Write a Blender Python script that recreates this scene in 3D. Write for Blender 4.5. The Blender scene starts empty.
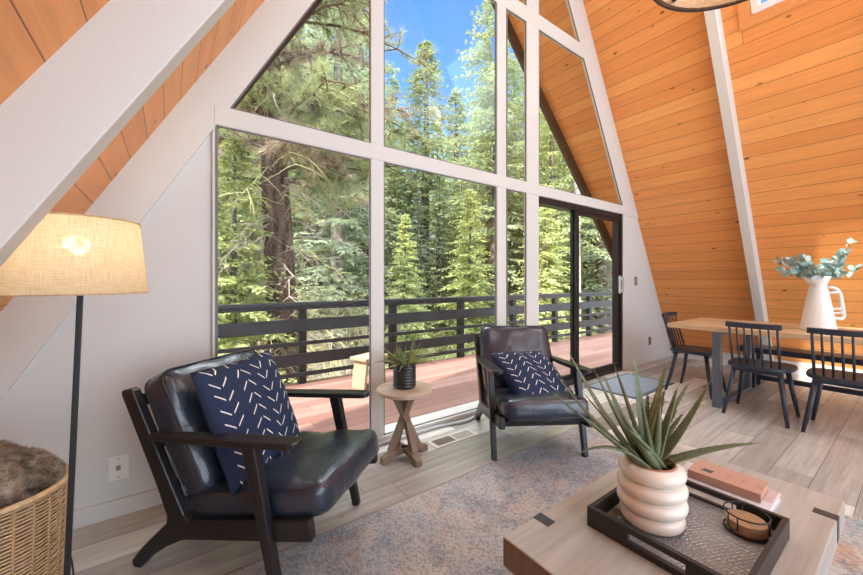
import bpy, bmesh, math, random
from mathutils import Vector, Matrix, noise
PI = math.pi
random.seed(7)
scn = bpy.context.scene
COL = scn.collection
K = 1.732            # roof pitch (60 degrees)
XL, XR = -1.173, 6.40  # roof feet at floor level

# ------------------------------------------------------------------ camera frame (used to place the far trees)
F_PX, HOR, YAW = 361.0, 281.0, math.radians(36.1)
CAM = Vector((0.0, -2.35, 1.162))
SA, CA = math.sin(YAW), math.cos(YAW)
def along(u, v, t):
    dx = (u-431.5)/F_PX
    return Vector((CAM.x+t*(SA+dx*CA), CAM.y+t*(CA-dx*SA), CAM.z+t*(HOR-v)/F_PX))

# ------------------------------------------------------------------ materials
class NT:
    def __init__(s, name):
        s.m = bpy.data.materials.new(name); s.m.use_nodes = True
        s.t = s.m.node_tree; s.t.nodes.clear()
        s.out = s.n('ShaderNodeOutputMaterial')
    def n(s, typ, **kw):
        o = s.t.nodes.new(typ)
        for k, v in kw.items(): setattr(o, k, v)
        return o
    def put(s, sock, v):
        if hasattr(v, 'is_output'): s.t.links.new(v, sock)
        elif v is not None:
            if isinstance(v, (tuple, list)) and len(v) == 3 and sock.type == 'RGBA': v = (*v, 1)
            sock.default_value = v
    def math(s, op, a, b=None, c=None):
        o = s.n('ShaderNodeMath', operation=op)
        s.put(o.inputs[0], a)
        if b is not None: s.put(o.inputs[1], b)
        if c is not None: s.put(o.inputs[2], c)
        return o.outputs[0]
    def coord(s, which='Object'): return s.n('ShaderNodeTexCoord').outputs[which]
    def xyz(s, v):
        o = s.n('ShaderNodeSeparateXYZ'); s.put(o.inputs[0], v); return o.outputs
    def vec(s, x=0., y=0., z=0.):
        o = s.n('ShaderNodeCombineXYZ')
        for i, q in enumerate((x, y, z)): s.put(o.inputs[i], q)
        return o.outputs[0]
    def scale(s, v, sc, loc=(0, 0, 0)):
        o = s.n('ShaderNodeMapping'); s.put(o.inputs[0], v)
        o.inputs['Scale'].default_value = sc; o.inputs['Location'].default_value = loc
        return o.outputs[0]
    def noise(s, v, sc=5., det=4., rough=.55, dist=0.):
        o = s.n('ShaderNodeTexNoise'); s.put(o.inputs['Vector'], v)
        o.inputs['Scale'].default_value = sc; o.inputs['Detail'].default_value = det
        o.inputs['Roughness'].default_value = rough; o.inputs['Distortion'].default_value = dist
        return o.outputs['Fac']
    def white(s, v):
        o = s.n('ShaderNodeTexWhiteNoise'); s.put(o.inputs['Vector'], v); return o.outputs['Value']
    def vor(s, v, sc=5., feat='F1'):
        o = s.n('ShaderNodeTexVoronoi', feature=feat); s.put(o.inputs['Vector'], v)
        o.inputs['Scale'].default_value = sc; return o.outputs['Distance']
    def ramp(s, f, stops, interp='LINEAR'):
        o = s.n('ShaderNodeValToRGB'); s.put(o.inputs[0], f); r = o.color_ramp; r.interpolation = interp
        while len(r.elements) < len(stops): r.elements.new(.5)
        for e, (p, c) in zip(r.elements, stops):
            e.position = p; e.color = (*c, 1) if len(c) == 3 else c
        return o.outputs[0]
    def mix(s, f, a, b, mode='MIX'):
        o = s.n('ShaderNodeMix', data_type='RGBA', blend_type=mode)
        s.put(o.inputs[0], f); s.put(o.inputs[6], a); s.put(o.inputs[7], b)
        return o.outputs[2]
    def bump(s, h, st=.3, d=.01):
        o = s.n('ShaderNodeBump'); s.put(o.inputs['Height'], h)
        o.inputs['Strength'].default_value = st; o.inputs['Distance'].default_value = d
        return o.outputs[0]
    def done(s, col, rough=.5, normal=None, metal=0., spec=.5, **kw):
        p = s.n('ShaderNodeBsdfPrincipled')
        s.put(p.inputs['Base Color'], col); s.put(p.inputs['Roughness'], rough)
        s.put(p.inputs['Metallic'], metal); s.put(p.inputs['Specular IOR Level'], spec)
        if normal is not None: s.put(p.inputs['Normal'], normal)
        for k, v in kw.items(): s.put(p.inputs[k], v)
        s.t.links.new(p.outputs[0], s.out.inputs[0]); return s.m

def plain(name, col, rough=.5, metal=0., bumpy=0., var=.08, sc=6., **kw):
    t = NT(name); c = t.coord()
    n = t.noise(c, sc, 4)
    a = tuple(q*(1-var) for q in col); b = tuple(min(1, q*(1+var)) for q in col)
    cc = t.mix(n, a, b)
    nm = t.bump(t.noise(c, sc*14, 3), bumpy, .004) if bumpy else None
    return t.done(cc, rough, nm, metal, **kw)

def wood(name, dark, light, rough=.45, axis=0, grain=9., knots=0., spec=.4):
    t = NT(name); c = t.coord()
    st = [grain*2.2]*3; st[axis] = grain*.16
    g = t.noise(t.scale(c, st), 1.6, 6, .6, .6)
    g2 = t.noise(t.scale(c, [q*4 for q in st]), 1.5, 3)
    f = t.math('ADD', t.math('MULTIPLY', g, .75), t.math('MULTIPLY', g2, .3))
    cc = t.ramp(f, [(.25, dark), (.75, light)])
    return t.done(cc, rough, t.bump(g2, .12, .003), spec=spec)

def planks(name, wid, length, stops, gap=.004, gapcol=(.1, .04, .01), along_axis=0, grain=.35, knots=0., rough=.4, seed=0., spec=.4, grainsc=1., gapbump=.6):
    t = NT(name); o = t.xyz(t.coord())
    u, v = (o[0], o[1]) if along_axis == 0 else (o[1], o[0])
    row = t.math('FLOOR', t.math('DIVIDE', v, wid))
    fv = t.math('FRACT', t.math('DIVIDE', v, wid))
    off = t.math('MULTIPLY', t.white(t.vec(row, 3.3+seed)), length)
    uu = t.math('DIVIDE', t.math('ADD', u, off), length)
    colm = t.math('FLOOR', uu); fu = t.math('FRACT', uu)
    rnd = t.white(t.vec(row, colm, seed))
    base = t.ramp(rnd, stops)
    sh = t.math('MULTIPLY', rnd, 37.)
    gv = t.vec(t.math('MULTIPLY', u, 1.3*grainsc), t.math('ADD', t.math('MULTIPLY', v, 22.*grainsc), sh), sh)
    g = t.noise(gv, 1.4, 5, .6, .4)
    g2 = t.noise(t.vec(t.math('MULTIPLY', u, 6.*grainsc), t.math('MULTIPLY', v, 130.*grainsc), sh), 1., 2)
    gg = t.math('ADD', t.math('MULTIPLY', g, .7), t.math('MULTIPLY', g2, .3))
    m = t.math('MULTIPLY_ADD', t.math('SUBTRACT', gg, .5), 2*grain, 1.)
    mv = t.n('ShaderNodeVectorMath', operation='SCALE'); t.put(mv.inputs[0], base); t.put(mv.inputs[3], m)
    cc = mv.outputs[0]
    if knots:
        kv = t.vec(t.math('MULTIPLY', u, 4.2), t.math('MULTIPLY', v, 8.), sh)
        d = t.vor(kv, 1.)
        kw = t.white(t.vec(t.math('FLOOR', t.math('MULTIPLY', u, 3.)), row, 9.))
        k1 = t.ramp(t.math('ADD', d, t.math('MULTIPLY', t.noise(kv, 5.), .05)), [(.07, (1, 1, 1)), (.15, (0, 0, 0))])
        cc = t.mix(t.math('MULTIPLY', k1, t.math('MINIMUM', 1., t.math('MULTIPLY', kw, 1.5*knots))), cc, (.12, .035, .008))
    ev = t.math('MINIMUM', fv, t.math('SUBTRACT', 1., fv))
    gl = t.math('LESS_THAN', ev, gap/wid*.5)
    eu = t.math('MINIMUM', fu, t.math('SUBTRACT', 1., fu))
    gl2 = t.math('LESS_THAN', eu, gap/length*.4)
    gm = t.math('MAXIMUM', gl, gl2)
    cc = t.mix(t.math('MULTIPLY', gm, .85), cc, gapcol)
    hgt = t.math('SUBTRACT', t.math('MULTIPLY', g2, .08), t.math('MULTIPLY', gm, gapbump))
    return t.done(cc, rough, t.bump(hgt, .4, .006), spec=spec)

M = {}
M['paint'] = plain('paint_light_grey', (.64, .63, .60), .55, bumpy=.08, var=.02)
M['wallpaint'] = plain('paint_wall_grey', (.64, .645, .63), .7, bumpy=.15, var=.02)
M['white'] = plain('white_plastic', (.8, .79, .77), .35, var=.02)
M['roofwood'] = planks('pine_roof_boards', .136, 40, [(0, (.73, .285, .080)), (.5, (.78, .33, .098)), (1, (.82, .38, .122))], .0045, (.16, .05, .012), 0, .30, 1.0, .42)
M['casing'] = wood('pine_casing', (.60, .22, .06), (.74, .33, .11), .4, 0)
M['floor'] = planks('grey_oak_floor', .178, 1.22, [(0, (.26, .237, .217)), (.35, (.42, .39, .362)), (.65, (.56, .535, .505)), (1, (.72, .695, .66))], .003, (.12, .085, .06), 0, .62, .16, .27, 2., .6, 1.0, .3)
M['deck'] = planks('red_stained_deck', .14, 5.0, [(0, (.22, .105, .082)), (.5, (.27, .14, .112)), (1, (.33, .185, .155))], .007, (.07, .025, .02), 0, .3, .2, .5, 5.)
M['railwood'] = wood('dark_stained_rail', (.009, .008, .0085), (.024, .021, .022), .5, 0)
M['postwood'] = wood('dark_stained_post', (.010, .008, .008), (.024, .020, .020), .5, 2)
M['barge'] = wood('brown_barge_board', (.05, .032, .026), (.085, .055, .045), .6, 0)
M['bronze'] = plain('bronze_aluminium', (.035, .032, .032), .4, .6)
M['gasket'] = plain('dark_gasket', (.16, .16, .16), .6)
M['steel'] = plain('grey_steel', (.14, .17, .205), .42, .55, var=.12)
M['black'] = plain('black_metal', (.015, .015, .017), .45, .3)
M['navywood'] = wood('blue_black_stained_wood', (.013, .019, .034), (.030, .042, .066), .36, 2, spec=.5)
M['chairwood'] = wood('espresso_wood', (.007, .0065, .008), (.019, .016, .018), .36, 1, spec=.5)
M['chrome'] = plain('brushed_metal', (.55, .55, .54), .3, .9)

def leather():
    t = NT('navy_black_leather'); c = t.coord()
    w = t.noise(t.scale(c, (1, 1, 1)), 7, 5, .55, 1.2)
    fine = t.vor(c, 160.)
    col = t.mix(t.noise(c, 4, 4), (.007, .013, .028), (.018, .030, .058))
    h = t.math('ADD', t.math('MULTIPLY', w, 1.), t.math('MULTIPLY', fine, .05))
    return t.done(col, t.math('MULTIPLY_ADD', t.noise(c, 9), .25, .22), t.bump(h, .35, .03), spec=.6, **{'Coat Weight': .6, 'Coat Roughness': .14})
M['leather'] = leather()
M['piping'] = plain('leather_piping', (.010, .012, .018), .35, spec=.7)

def pillow_mat():
    t = NT('navy_chevron_fabric'); o = t.xyz(t.coord())
    w, h = .115, .056
    xs = t.math('DIVIDE', o[0], w)
    colm = t.math('FLOOR', xs); fx = t.math('SUBTRACT', t.math('FRACT', xs), .5)
    ax = t.math('ABSOLUTE', fx)
    par = t.math('MULTIPLY_ADD', t.math('MODULO', t.math('ADD', colm, 40.), 2.), 2., -1.)
    sl = t.math('MULTIPLY', t.math('MULTIPLY', ax, par), .12)
    yy = t.math('DIVIDE', t.math('ADD', t.math('ADD', o[1], sl), t.math('MULTIPLY', t.white(t.vec(colm, 1., 1.)), .03)), h)
    cell = t.math('FLOOR', yy); fy = t.math('FRACT', yy)
    jit = t.math('MULTIPLY', t.math('SUBTRACT', t.white(t.vec(colm, cell, t.math('SIGN', fx))), .5), .14)
    a = t.math('LESS_THAN', t.math('ABSOLUTE', t.math('SUBTRACT', fy, t.math('ADD', .5, jit))), .062)
    b = t.math('MULTIPLY', t.math('LESS_THAN', ax, .31), t.math('GREATER_THAN', ax, .05))
    m = t.math('MULTIPLY', a, b)
    n = t.noise(t.coord(), 60, 3)
    base = t.mix(n, (.016, .026, .062), (.028, .042, .092))
    col = t.mix(m, base, (.78, .74, .68))
    wv = t.math('ADD', t.math('SINE', t.math('MULTIPLY', o[0], 2200.)), t.math('SINE', t.math('MULTIPLY', o[1], 2200.)))
    return t.done(col, .85, t.bump(t.math('ADD', t.math('MULTIPLY', wv, .1), t.math('MULTIPLY', m, .5)), .3, .002), spec=.2)
M['pillow'] = pillow_mat()

def rug_mat():
    t = NT('faded_blue_rust_rug'); c = t.coord(); o = t.xyz(c)
    n1 = t.noise(c, 1.5, 6, .66, .6)
    n2 = t.noise(t.scale(c, (1, 1, 1), (5, 3, 0)), 5.5, 6, .7, .4)
    n3 = t.noise(t.scale(c, (1, 1, 1), (1, 9, 0)), 12., 5, .7)
    col = t.ramp(n1, [(.36, (.27, .32, .38)), (.48, (.42, .44, .46)), (.56, (.50, .47, .44)), (.67, (.45, .29, .215))])
    blue = t.ramp(n2, [(.50, (0, 0, 0)), (.62, (1, 1, 1))])
    col = t.mix(t.math('MULTIPLY', blue, .65), col, (.19, .25, .32))
    rust = t.ramp(n3, [(.52, (0, 0, 0)), (.64, (1, 1, 1))])
    col = t.mix(t.math('MULTIPLY', rust, .4), col, (.47, .29, .21))
    # woven ribs across the width
    rib = t.math('SINE', t.math('MULTIPLY', o[0], 2*PI/.009))
    row = t.math('FLOOR', t.math('DIVIDE', o[0], .0075)); cc = t.math('FLOOR', t.math('DIVIDE', o[1], .011))
    j = t.white(t.vec(row, cc))
    col = t.mix(t.math('MULTIPLY', t.math('GREATER_THAN', j, .74), .38), col, (.12, .14, .18))
    col = t.mix(t.math('MULTIPLY', t.math('LESS_THAN', j, .25), .35), col, (.58, .53, .47))
    return t.done(col, .95, t.bump(t.math('ADD', t.math('MULTIPLY', rib, .4), j), .5, .003), spec=.1)
M['rug'] = rug_mat()
M['fringe'] = plain('cream_fringe', (.55, .50, .43), .95)
def mat_mat():
    t = NT('blue_grey_doormat'); c = t.coord()
    n = t.noise(c, 160, 2); n2 = t.noise(c, 5, 3)
    col = t.mix(n, (.17, .22, .28), (.36, .41, .47)); col = t.mix(t.math('MULTIPLY', n2, .3), col, (.22, .27, .33))
    return t.done(col, .95, t.bump(n, .6, .004), spec=.1)
M['doormat'] = mat_mat()
M['mat_edge'] = plain('dark_mat_edge', (.10, .12, .15), .9)
M['coffee'] = wood('greige_oak', (.285, .262, .235), (.505, .485, .45), .33, 0, 5.)
M['coffee_end'] = wood('brown_oak_side', (.125, .072, .045), (.24, .15, .095), .42, 2, 6.)
M['strap'] = plain('dark_iron_strap', (.07, .075, .09), .35, .6)
M['traywood'] = wood('distressed_black_tray', (.010, .010, .011), (.034, .031, .031), .42, 1, 6.)
def hammered():
    t = NT('embossed_pewter'); o = t.xyz(t.coord())
    wx = t.math('SINE', t.math('MULTIPLY', t.math('ADD', o[1], t.math('MULTIPLY', t.math('SINE', t.math('MULTIPLY', o[0], 260.)), .003)), 520.))
    wy = t.math('SINE', t.math('MULTIPLY', o[0], 460.))
    h = t.math('ADD', t.math('MULTIPLY', wx, .6), t.math('MULTIPLY', wy, .5))
    col = t.mix(t.noise(t.coord(), 7), (.15, .15, .155), (.36, .36, .37))
    return t.done(col, .34, t.bump(h, .35, .003), .3)
M['hammered'] = hammered()
M['ceramic'] = plain('cream_glazed_ceramic', (.80, .73, .65), .22, var=.06, sc=9, spec=.6)
M['terracotta'] = plain('terracotta_rim', (.36, .17, .10), .6)
M['soil'] = plain('dark_soil', (.02, .015, .012), .95, bumpy=.8)
def aloe_mat():
    t = NT('aloe_leaf'); c = t.coord()
    n = t.noise(c, 30, 3); n2 = t.noise(c, 6, 2)
    col = t.ramp(t.math('ADD', t.math('MULTIPLY', n, .4), t.math('MULTIPLY', n2, .6)), [(.3, (.085, .115, .055)), (.55, (.17, .20, .105)), (.8, (.32, .345, .225))])
    return t.done(col, .42, t.bump(n, .1, .002), spec=.4)
M['aloe'] = aloe_mat()
M['book_orange'] = plain('salmon_cloth_cover', (.47, .275, .215), .6, bumpy=.15)
M['book_mark'] = plain('cover_print_dark', (.055, .045, .05), .6)
M['book_deboss'] = plain('cover_print_faint', (.40, .18, .12), .6)
M['book_white'] = plain('pale_lilac_cover', (.66, .65, .71), .5)
M['book_pink'] = plain('pink_band', (.56, .42, .43), .5)
M['paper'] = plain('page_edges', (.75, .72, .68), .8)
M['cork'] = plain('cork', (.42, .25, .14), .9, bumpy=.5, var=.35, sc=120)
M['sidewood'] = wood('weathered_pine', (.12, .078, .05), (.27, .185, .12), .55, 2, 7.)
M['sidetop'] = wood('weathered_pine_top', (.34, .25, .175), (.58, .46, .35), .5, 0, 6.)
M['potglaze'] = plain('black_striped_pot', (.02, .022, .026), .3)
M['grass'] = plain('spiky_leaf', (.15, .20, .06), .5, var=.4, sc=40)
M['grass2'] = plain('yellow_spiky_leaf', (.27, .26, .06), .5, var=.4, sc=40)
M['tabletop'] = wood('honey_live_edge', (.50, .32, .17), (.74, .54, .34), .35, 1, 4.)
M['pitcher'] = plain('white_stoneware', (.80, .77, .74), .35, var=.02)
M['euca'] = plain('eucalyptus_leaf', (.21, .36, .33), .55, var=.35, sc=18)
M['euca2'] = plain('pale_eucalyptus_leaf', (.40, .55, .53), .55, var=.25, sc=18)
M['stem'] = plain('grey_stem', (.20, .17, .12), .7)
M['rattan'] = wood('rattan', (.42, .26, .12), (.68, .48, .27), .5, 2, 20.)
M['rattan_dark'] = plain('rattan_binding', (.36, .22, .11), .6)
M['cord'] = plain('black_cord', (.02, .02, .02), .5)
M['hose'] = plain('grey_sleeve', (.50, .51, .52), .5)
M['ventgrille'] = plain('beige_vent', (.62, .57, .50), .45)
M['ventdark'] = plain('vent_slot', (.17, .14, .11), .8)
M['plate_grey'] = plain('grey_wall_plate', (.26, .25, .24), .4)
M['iron'] = plain('dark_iron', (.05, .045, .042), .5, .4)
M['ringwood'] = wood('chandelier_wood', (.13, .07, .035), (.26, .15, .075), .5, 0)
M['candle'] = plain('candle_sleeve', (.75, .68, .55), .5)
M['deckbench'] = wood('pale_new_lumber', (.34, .24, .14), (.46, .34, .22), .6, 0)

def fur():
    t = NT('brown_grey_faux_fur'); c = t.coord()
    n = t.noise(c, 40, 4, .6); n2 = t.noise(c, 9, 3)
    col = t.ramp(t.math('ADD', t.math('MULTIPLY', n, .6), t.math('MULTIPLY', n2, .4)), [(.36, (.10, .07, .05)), (.5, (.25, .185, .135)), (.66, (.44, .36, .29))])
    return t.done(col, .95, t.bump(n, .2, .004), spec=.1)
M['fur'] = fur()
def shade():
    t = NT('linen_lamp_shade'); c = t.coord(); o = t.xyz(c)
    th = t.math('ARCTAN2', o[1], o[0])
    a = t.noise(t.vec(t.math('MULTIPLY', th, 4.), t.math('MULTIPLY', o[2], 420.)), 1., 2)
    b = t.noise(t.vec(t.math('MULTIPLY', th, 70.), t.math('MULTIPLY', o[2], 20.)), 1., 2)
    w = t.math('MULTIPLY', t.math('ADD', a, b), .5)
    col = t.ramp(w, [(.38, (.70, .56, .38)), (.58, (.90, .82, .66))])
    d = t.n('ShaderNodeBsdfDiffuse'); t.put(d.inputs[0], col)
    tr = t.n('ShaderNodeBsdfTranslucent'); t.put(tr.inputs[0], col)
    tp = t.n('ShaderNodeBsdfTransparent'); tp.inputs[0].default_value = (1, .93, .8, 1)
    m1 = t.n('ShaderNodeMixShader'); m1.inputs[0].default_value = .72
    t.t.links.new(d.outputs[0], m1.inputs[1]); t.t.links.new(tr.outputs[0], m1.inputs[2])
    m2 = t.n('ShaderNodeMixShader'); t.put(m2.inputs[0], t.math('MULTIPLY', t.math('GREATER_THAN', w, .5), .05))
    t.t.links.new(m1.outputs[0], m2.inputs[1]); t.t.links.new(tp.outputs[0], m2.inputs[2])
    t.t.links.new(m2.outputs[0], t.out.inputs[0]); return t.m
M['shade'] = shade()
def emit(name, col, s):
    t = NT(name); e = t.n('ShaderNodeEmission'); e.inputs[0].default_value = (*col, 1); e.inputs[1].default_value = s
    t.t.links.new(e.outputs[0], t.out.inputs[0]); return t.m
M['bulb'] = emit('warm_bulb', (1, .80, .52), 26.)
M['flame'] = emit('candle_bulb', (1, .72, .40), 5.)
def glass():
    t = NT('window_glass')
    a = t.n('ShaderNodeBsdfTransparent'); a.inputs[0].default_value = (.96, .975, .965, 1)
    g = t.n('ShaderNodeBsdfGlossy'); g.inputs['Roughness'].default_value = .01
    fr = t.n('ShaderNodeFresnel'); fr.inputs[0].default_value = 1.45
    m = t.n('ShaderNodeMixShader')
    t.put(m.inputs[0], t.math('MULTIPLY', fr.outputs[0], .06))
    t.t.links.new(a.outputs[0], m.inputs[1]); t.t.links.new(g.outputs[0], m.inputs[2])
    t.t.links.new(m.outputs[0], t.out.inputs[0]); return t.m
M['glass'] = glass()
def bark(name, dark, light):
    t = NT(name); c = t.coord()
    v = t.vor(t.scale(c, (9, 9, 2.2)), 1.); n = t.noise(c, 14, 5)
    f = t.math('ADD', t.math('MULTIPLY', v, .6), t.math('MULTIPLY', n, .5))
    return t.done(t.ramp(f, [(.25, dark), (.75, light)]), .9, t.bump(f, .9, .05), spec=.1)
M['bark'] = bark('pine_bark', (.045, .026, .020), (.20, .125, .095))
M['bark2'] = bark('grey_fir_bark', (.06, .05, .042), (.26, .22, .185))
M['bark_pale'] = bark('pale_trunk', (.35, .31, .26), (.66, .61, .54))
M['twig'] = plain('bare_twig', (.40, .33, .26), .9, var=.3)
M['lichen'] = plain('lichen_twig', (.52, .49, .22), .9, var=.3)
def leafmat(name, dark, light, tl=.35, sc=2.5):
    t = NT(name); c = t.coord()
    n = t.noise(c, sc, 4, .65); n2 = t.noise(c, sc*9, 2)
    oi = t.n('ShaderNodeObjectInfo').outputs['Random']
    f = t.math('ADD', t.math('ADD', t.math('MULTIPLY', n, .55), t.math('MULTIPLY', n2, .4)), t.math('MULTIPLY', oi, .12))
    col = t.ramp(f, [(.33, dark), (.72, light)])
    d = t.n('ShaderNodeBsdfDiffuse'); t.put(d.inputs[0], col)
    tr = t.n('ShaderNodeBsdfTranslucent'); t.put(tr.inputs[0], col)
    m1 = t.n('ShaderNodeMixShader'); m1.inputs[0].default_value = tl
    t.t.links.new(d.outputs[0], m1.inputs[1]); t.t.links.new(tr.outputs[0], m1.inputs[2])
    t.t.links.new(m1.outputs[0], t.out.inputs[0]); return t.m
M['fir'] = leafmat('fir_needles', (0.21, 0.25, 0.13), (0.5, 0.54, 0.3))
M['fir_light'] = leafmat('sunlit_fir_needles', (0.36, 0.4, 0.15), (0.72, 0.74, 0.36))  # paler yellow-green puts the sunlit look into the needle colour
M['fir_blue'] = leafmat('blue_fir_needles', (0.2, 0.25, 0.17), (0.46, 0.52, 0.36))
M['pine'] = leafmat('pine_needles', (0.25, 0.28, 0.12), (0.58, 0.6, 0.33))
M['pine_dead'] = leafmat('dead_pine_needles', (0.32, 0.22, 0.15), (0.6, 0.48, 0.36))
M['bush'] = leafmat('bush_leaves', (0.28, 0.33, 0.12), (0.66, 0.68, 0.32), .4, 4)
def ground():
    t = NT('forest_floor'); c = t.coord()
    n = t.noise(c, .7, 6, .7); n2 = t.noise(c, 7, 5, .7)
    f = t.math('ADD', t.math('MULTIPLY', n, .6), t.math('MULTIPLY', n2, .4))
    col = t.ramp(f, [(.36, (.17, .19, .07)), (.46, (.33, .27, .16)), (.55, (.52, .42, .30)), (.68, (.66, .57, .45))])
    return t.done(col, .95, t.bump(n2, .8, .1), spec=.1)
M['ground'] = ground()

# ------------------------------------------------------------------ mesh helpers
def BM(): return bmesh.new()
def box(bm, c, s, R=None):
    mt = Matrix.Translation(c) @ (R.to_4x4() if R else Matrix()) @ Matrix.Diagonal((*s, 1))
    return bmesh.ops.create_cube(bm, size=1, matrix=mt)['verts']
def bx(bm, x0, x1, y0, y1, z0, z1):
    return box(bm, ((x0+x1)/2, (y0+y1)/2, (z0+z1)/2), (abs(x1-x0), abs(y1-y0), abs(z1-z0)))
def bar(bm, p0, p1, w, h, up=(0, 0, 1), w1=None, h1=None):
    p0, p1 = Vector(p0), Vector(p1); d = (p1-p0).normalized(); up = Vector(up)
    s = d.cross(up).normalized(); u = s.cross(d).normalized()
    w1 = w if w1 is None else w1; h1 = h if h1 is None else h1
    vs = []
    for p, a, b in ((p0, w, h), (p1, w1, h1)):
        for i, j in ((-1, -1), (1, -1), (1, 1), (-1, 1)): vs.append(bm.verts.new(p+s*(i*a/2)+u*(j*b/2)))
    for f in ((3, 2, 1, 0), (4, 5, 6, 7), (0, 1, 5, 4), (1, 2, 6, 5), (2, 3, 7, 6), (3, 0, 4, 7)):
        bm.faces.new([vs[i] for i in f])
def tube(bm, pts, r, n=8, closed=False):
    pts = [Vector(p) for p in pts]; m = len(pts)
    rs = r if isinstance(r, (list, tuple)) else [r]*m
    rings = []; prev = None
    for i, p in enumerate(pts):
        a = pts[(i-1) % m] if (closed or i > 0) else p; b = pts[(i+1) % m] if (closed or i < m-1) else p
        d = (b-a).normalized()
        if prev is None:
            q = Vector((0, 0, 1)) if abs(d.z) < .9 else Vector((1, 0, 0))
            s = d.cross(q).normalized()
        else: s = (prev-d*prev.dot(d)).normalized()
        prev = s; u = d.cross(s)
        rings.append([bm.verts.new(p+(s*math.cos(2*PI*k/n)+u*math.sin(2*PI*k/n))*rs[i]) for k in range(n)])
    for i in range(m if closed else m-1):
        A, B = rings[i], rings[(i+1) % m]
        for k in range(n): bm.faces.new((A[k], A[(k+1) % n], B[(k+1) % n], B[k]))
    if not closed:
        bm.faces.new(rings[0][::-1]); bm.faces.new(rings[-1])
def lathe(bm, prof, n=32, c=(0, 0, 0), sx=1, sy=1):
    c = Vector(c); rings = []
    for r, z in prof:
        if r < 1e-5: rings.append([bm.verts.new(c+Vector((0, 0, z)))])
        else: rings.append([bm.verts.new(c+Vector((r*sx*math.cos(2*PI*k/n), r*sy*math.sin(2*PI*k/n), z))) for k in range(n)])
    for A, B in zip(rings, rings[1:]):
        for k in range(n):
            k2 = (k+1) % n
            if len(A) == 1 and len(B) == 1: continue
            if len(A) == 1: bm.faces.new((A[0], B[k2], B[k]))
            elif len(B) == 1: bm.faces.new((A[k], A[k2], B[0]))
            else: bm.faces.new((A[k], A[k2], B[k2], B[k]))
def prism(bm, poly, fn, t0, t1):
    """poly of 2-D points, fn(a, b, t) -> 3-D point"""
    A = [bm.verts.new(fn(a, b, t0)) for a, b in poly]; B = [bm.verts.new(fn(a, b, t1)) for a, b in poly]
    bm.faces.new(A[::-1]); bm.faces.new(B); n = len(poly)
    for i in range(n): bm.faces.new((A[i], A[(i+1) % n], B[(i+1) % n], B[i]))
def XZ(a, b, t): return Vector((a, t, b))
def YZ(a, b, t): return Vector((t, a, b))
def XY(a, b, t): return Vector((a, b, t))
def puff(bm, w, d, h, r, bulge=.0, N=12, M=None, wr=0., seed=0):
    """soft cushion: rounded box centred on the origin, top and bottom bulging"""
    M = M or Matrix()
    g = bmesh.ops.create_cube(bm, size=2)['verts']
    bmesh.ops.subdivide_edges(bm, edges=bm.edges[:], cuts=N, use_grid_fill=True)
    seen = bm.verts[:]
    H = Vector((w/2, d/2, h/2))
    for v in seen:
        q = v.co.copy(); p = Vector((q.x*H.x, q.y*H.y, q.z*H.z))
        inn = Vector([max(-(H[i]-r), min(H[i]-r, p[i])) for i in range(3)])
        dv = p-inn
        if dv.length > 1e-6:
            p = inn+dv.normalized()*r if dv.length > r*.999 else p
        k = (1-q.x**2)*(1-q.y**2)
        p.z += bulge*k*(1 if q.z > 0 else -1)*min(1, abs(q.z)*1.5)
        kx = (1-q.x**2)*(1-q.z**2); ky = (1-q.y**2)*(1-q.z**2)
        p.y += bulge*.5*kx*q.y; p.x += bulge*.5*ky*q.x
        if wr: p += Vector((0, 0, 1))*wr*noise.noise(Vector((p.x*9+seed, p.y*9, p.z*9)))*(.4+abs(q.z))
        v.co = M @ p
def pillow_bm(w, T):
    bm = BM(); n = 22; top = {}; bot = {}
    for i in range(n+1):
        for j in range(n+1):
            a, b = 2*i/n-1, 2*j/n-1
            pin = 1-.075*(1-abs(a*b))*0
            sx = a*(1-.06*(1-b*b)*0-.05*(1-abs(b))*abs(a)**3); sy = b*(1-.05*(1-abs(a))*abs(b)**3)
            z = T/2*max(0, (1-abs(a)**2.4)*(1-abs(b)**2.4))**.55
            z *= 1+.12*noise.noise(Vector((a*2.2, b*2.2, 3.)))
            x, y = sx*w/2, sy*w/2
            edge = i in (0, n) or j in (0, n)
            top[i, j] = bm.verts.new((x, y, z))
            bot[i, j] = top[i, j] if edge else bm.verts.new((x, y, -z))
    for i in range(n):
        for j in range(n):
            bm.faces.new((top[i, j], top[i+1, j], top[i+1, j+1], top[i, j+1]))
            bm.faces.new((bot[i, j+1], bot[i+1, j+1], bot[i+1, j], bot[i, j]))
    return bm

def obj(name, bm, mat, parent=None, smooth=False, bevel=0., loc=None, rot=None, sub=0):
    me = bpy.data.meshes.new(name)
    bmesh.ops.recalc_face_normals(bm, faces=bm.faces); bm.to_mesh(me); bm.free()
    o = bpy.data.objects.new(name, me); COL.objects.link(o)
    me.materials.append(M[mat] if isinstance(mat, str) else mat)
    if smooth:
        for p in me.polygons: p.use_smooth = True
    if parent: o.parent = parent
    if loc is not None: o.location = loc
    if rot is not None: o.rotation_euler = rot
    if bevel:
        b = o.modifiers.new('bevel', 'BEVEL'); b.width = bevel; b.segments = 2; b.limit_method = 'ANGLE'; b.angle_limit = .6
    if sub:
        s = o.modifiers.new('sub', 'SUBSURF'); s.levels = sub; s.render_levels = sub
    return o
def raw(name, vs, fs, mat, parent=None, smooth=False):
    me = bpy.data.meshes.new(name); me.from_pydata(vs, [], fs); me.update()
    o = bpy.data.objects.new(name, me); COL.objects.link(o); me.materials.append(M[mat])
    if smooth:
        for p in me.polygons: p.use_smooth = True
    if parent: o.parent = parent
    return o
def tag(o, label=None, cat=None, group=None, kind=None):
    if label: o['label'] = label
    if cat: o['category'] = cat
    if group: o['group'] = group
    if kind: o['kind'] = kind
    return o
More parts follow.
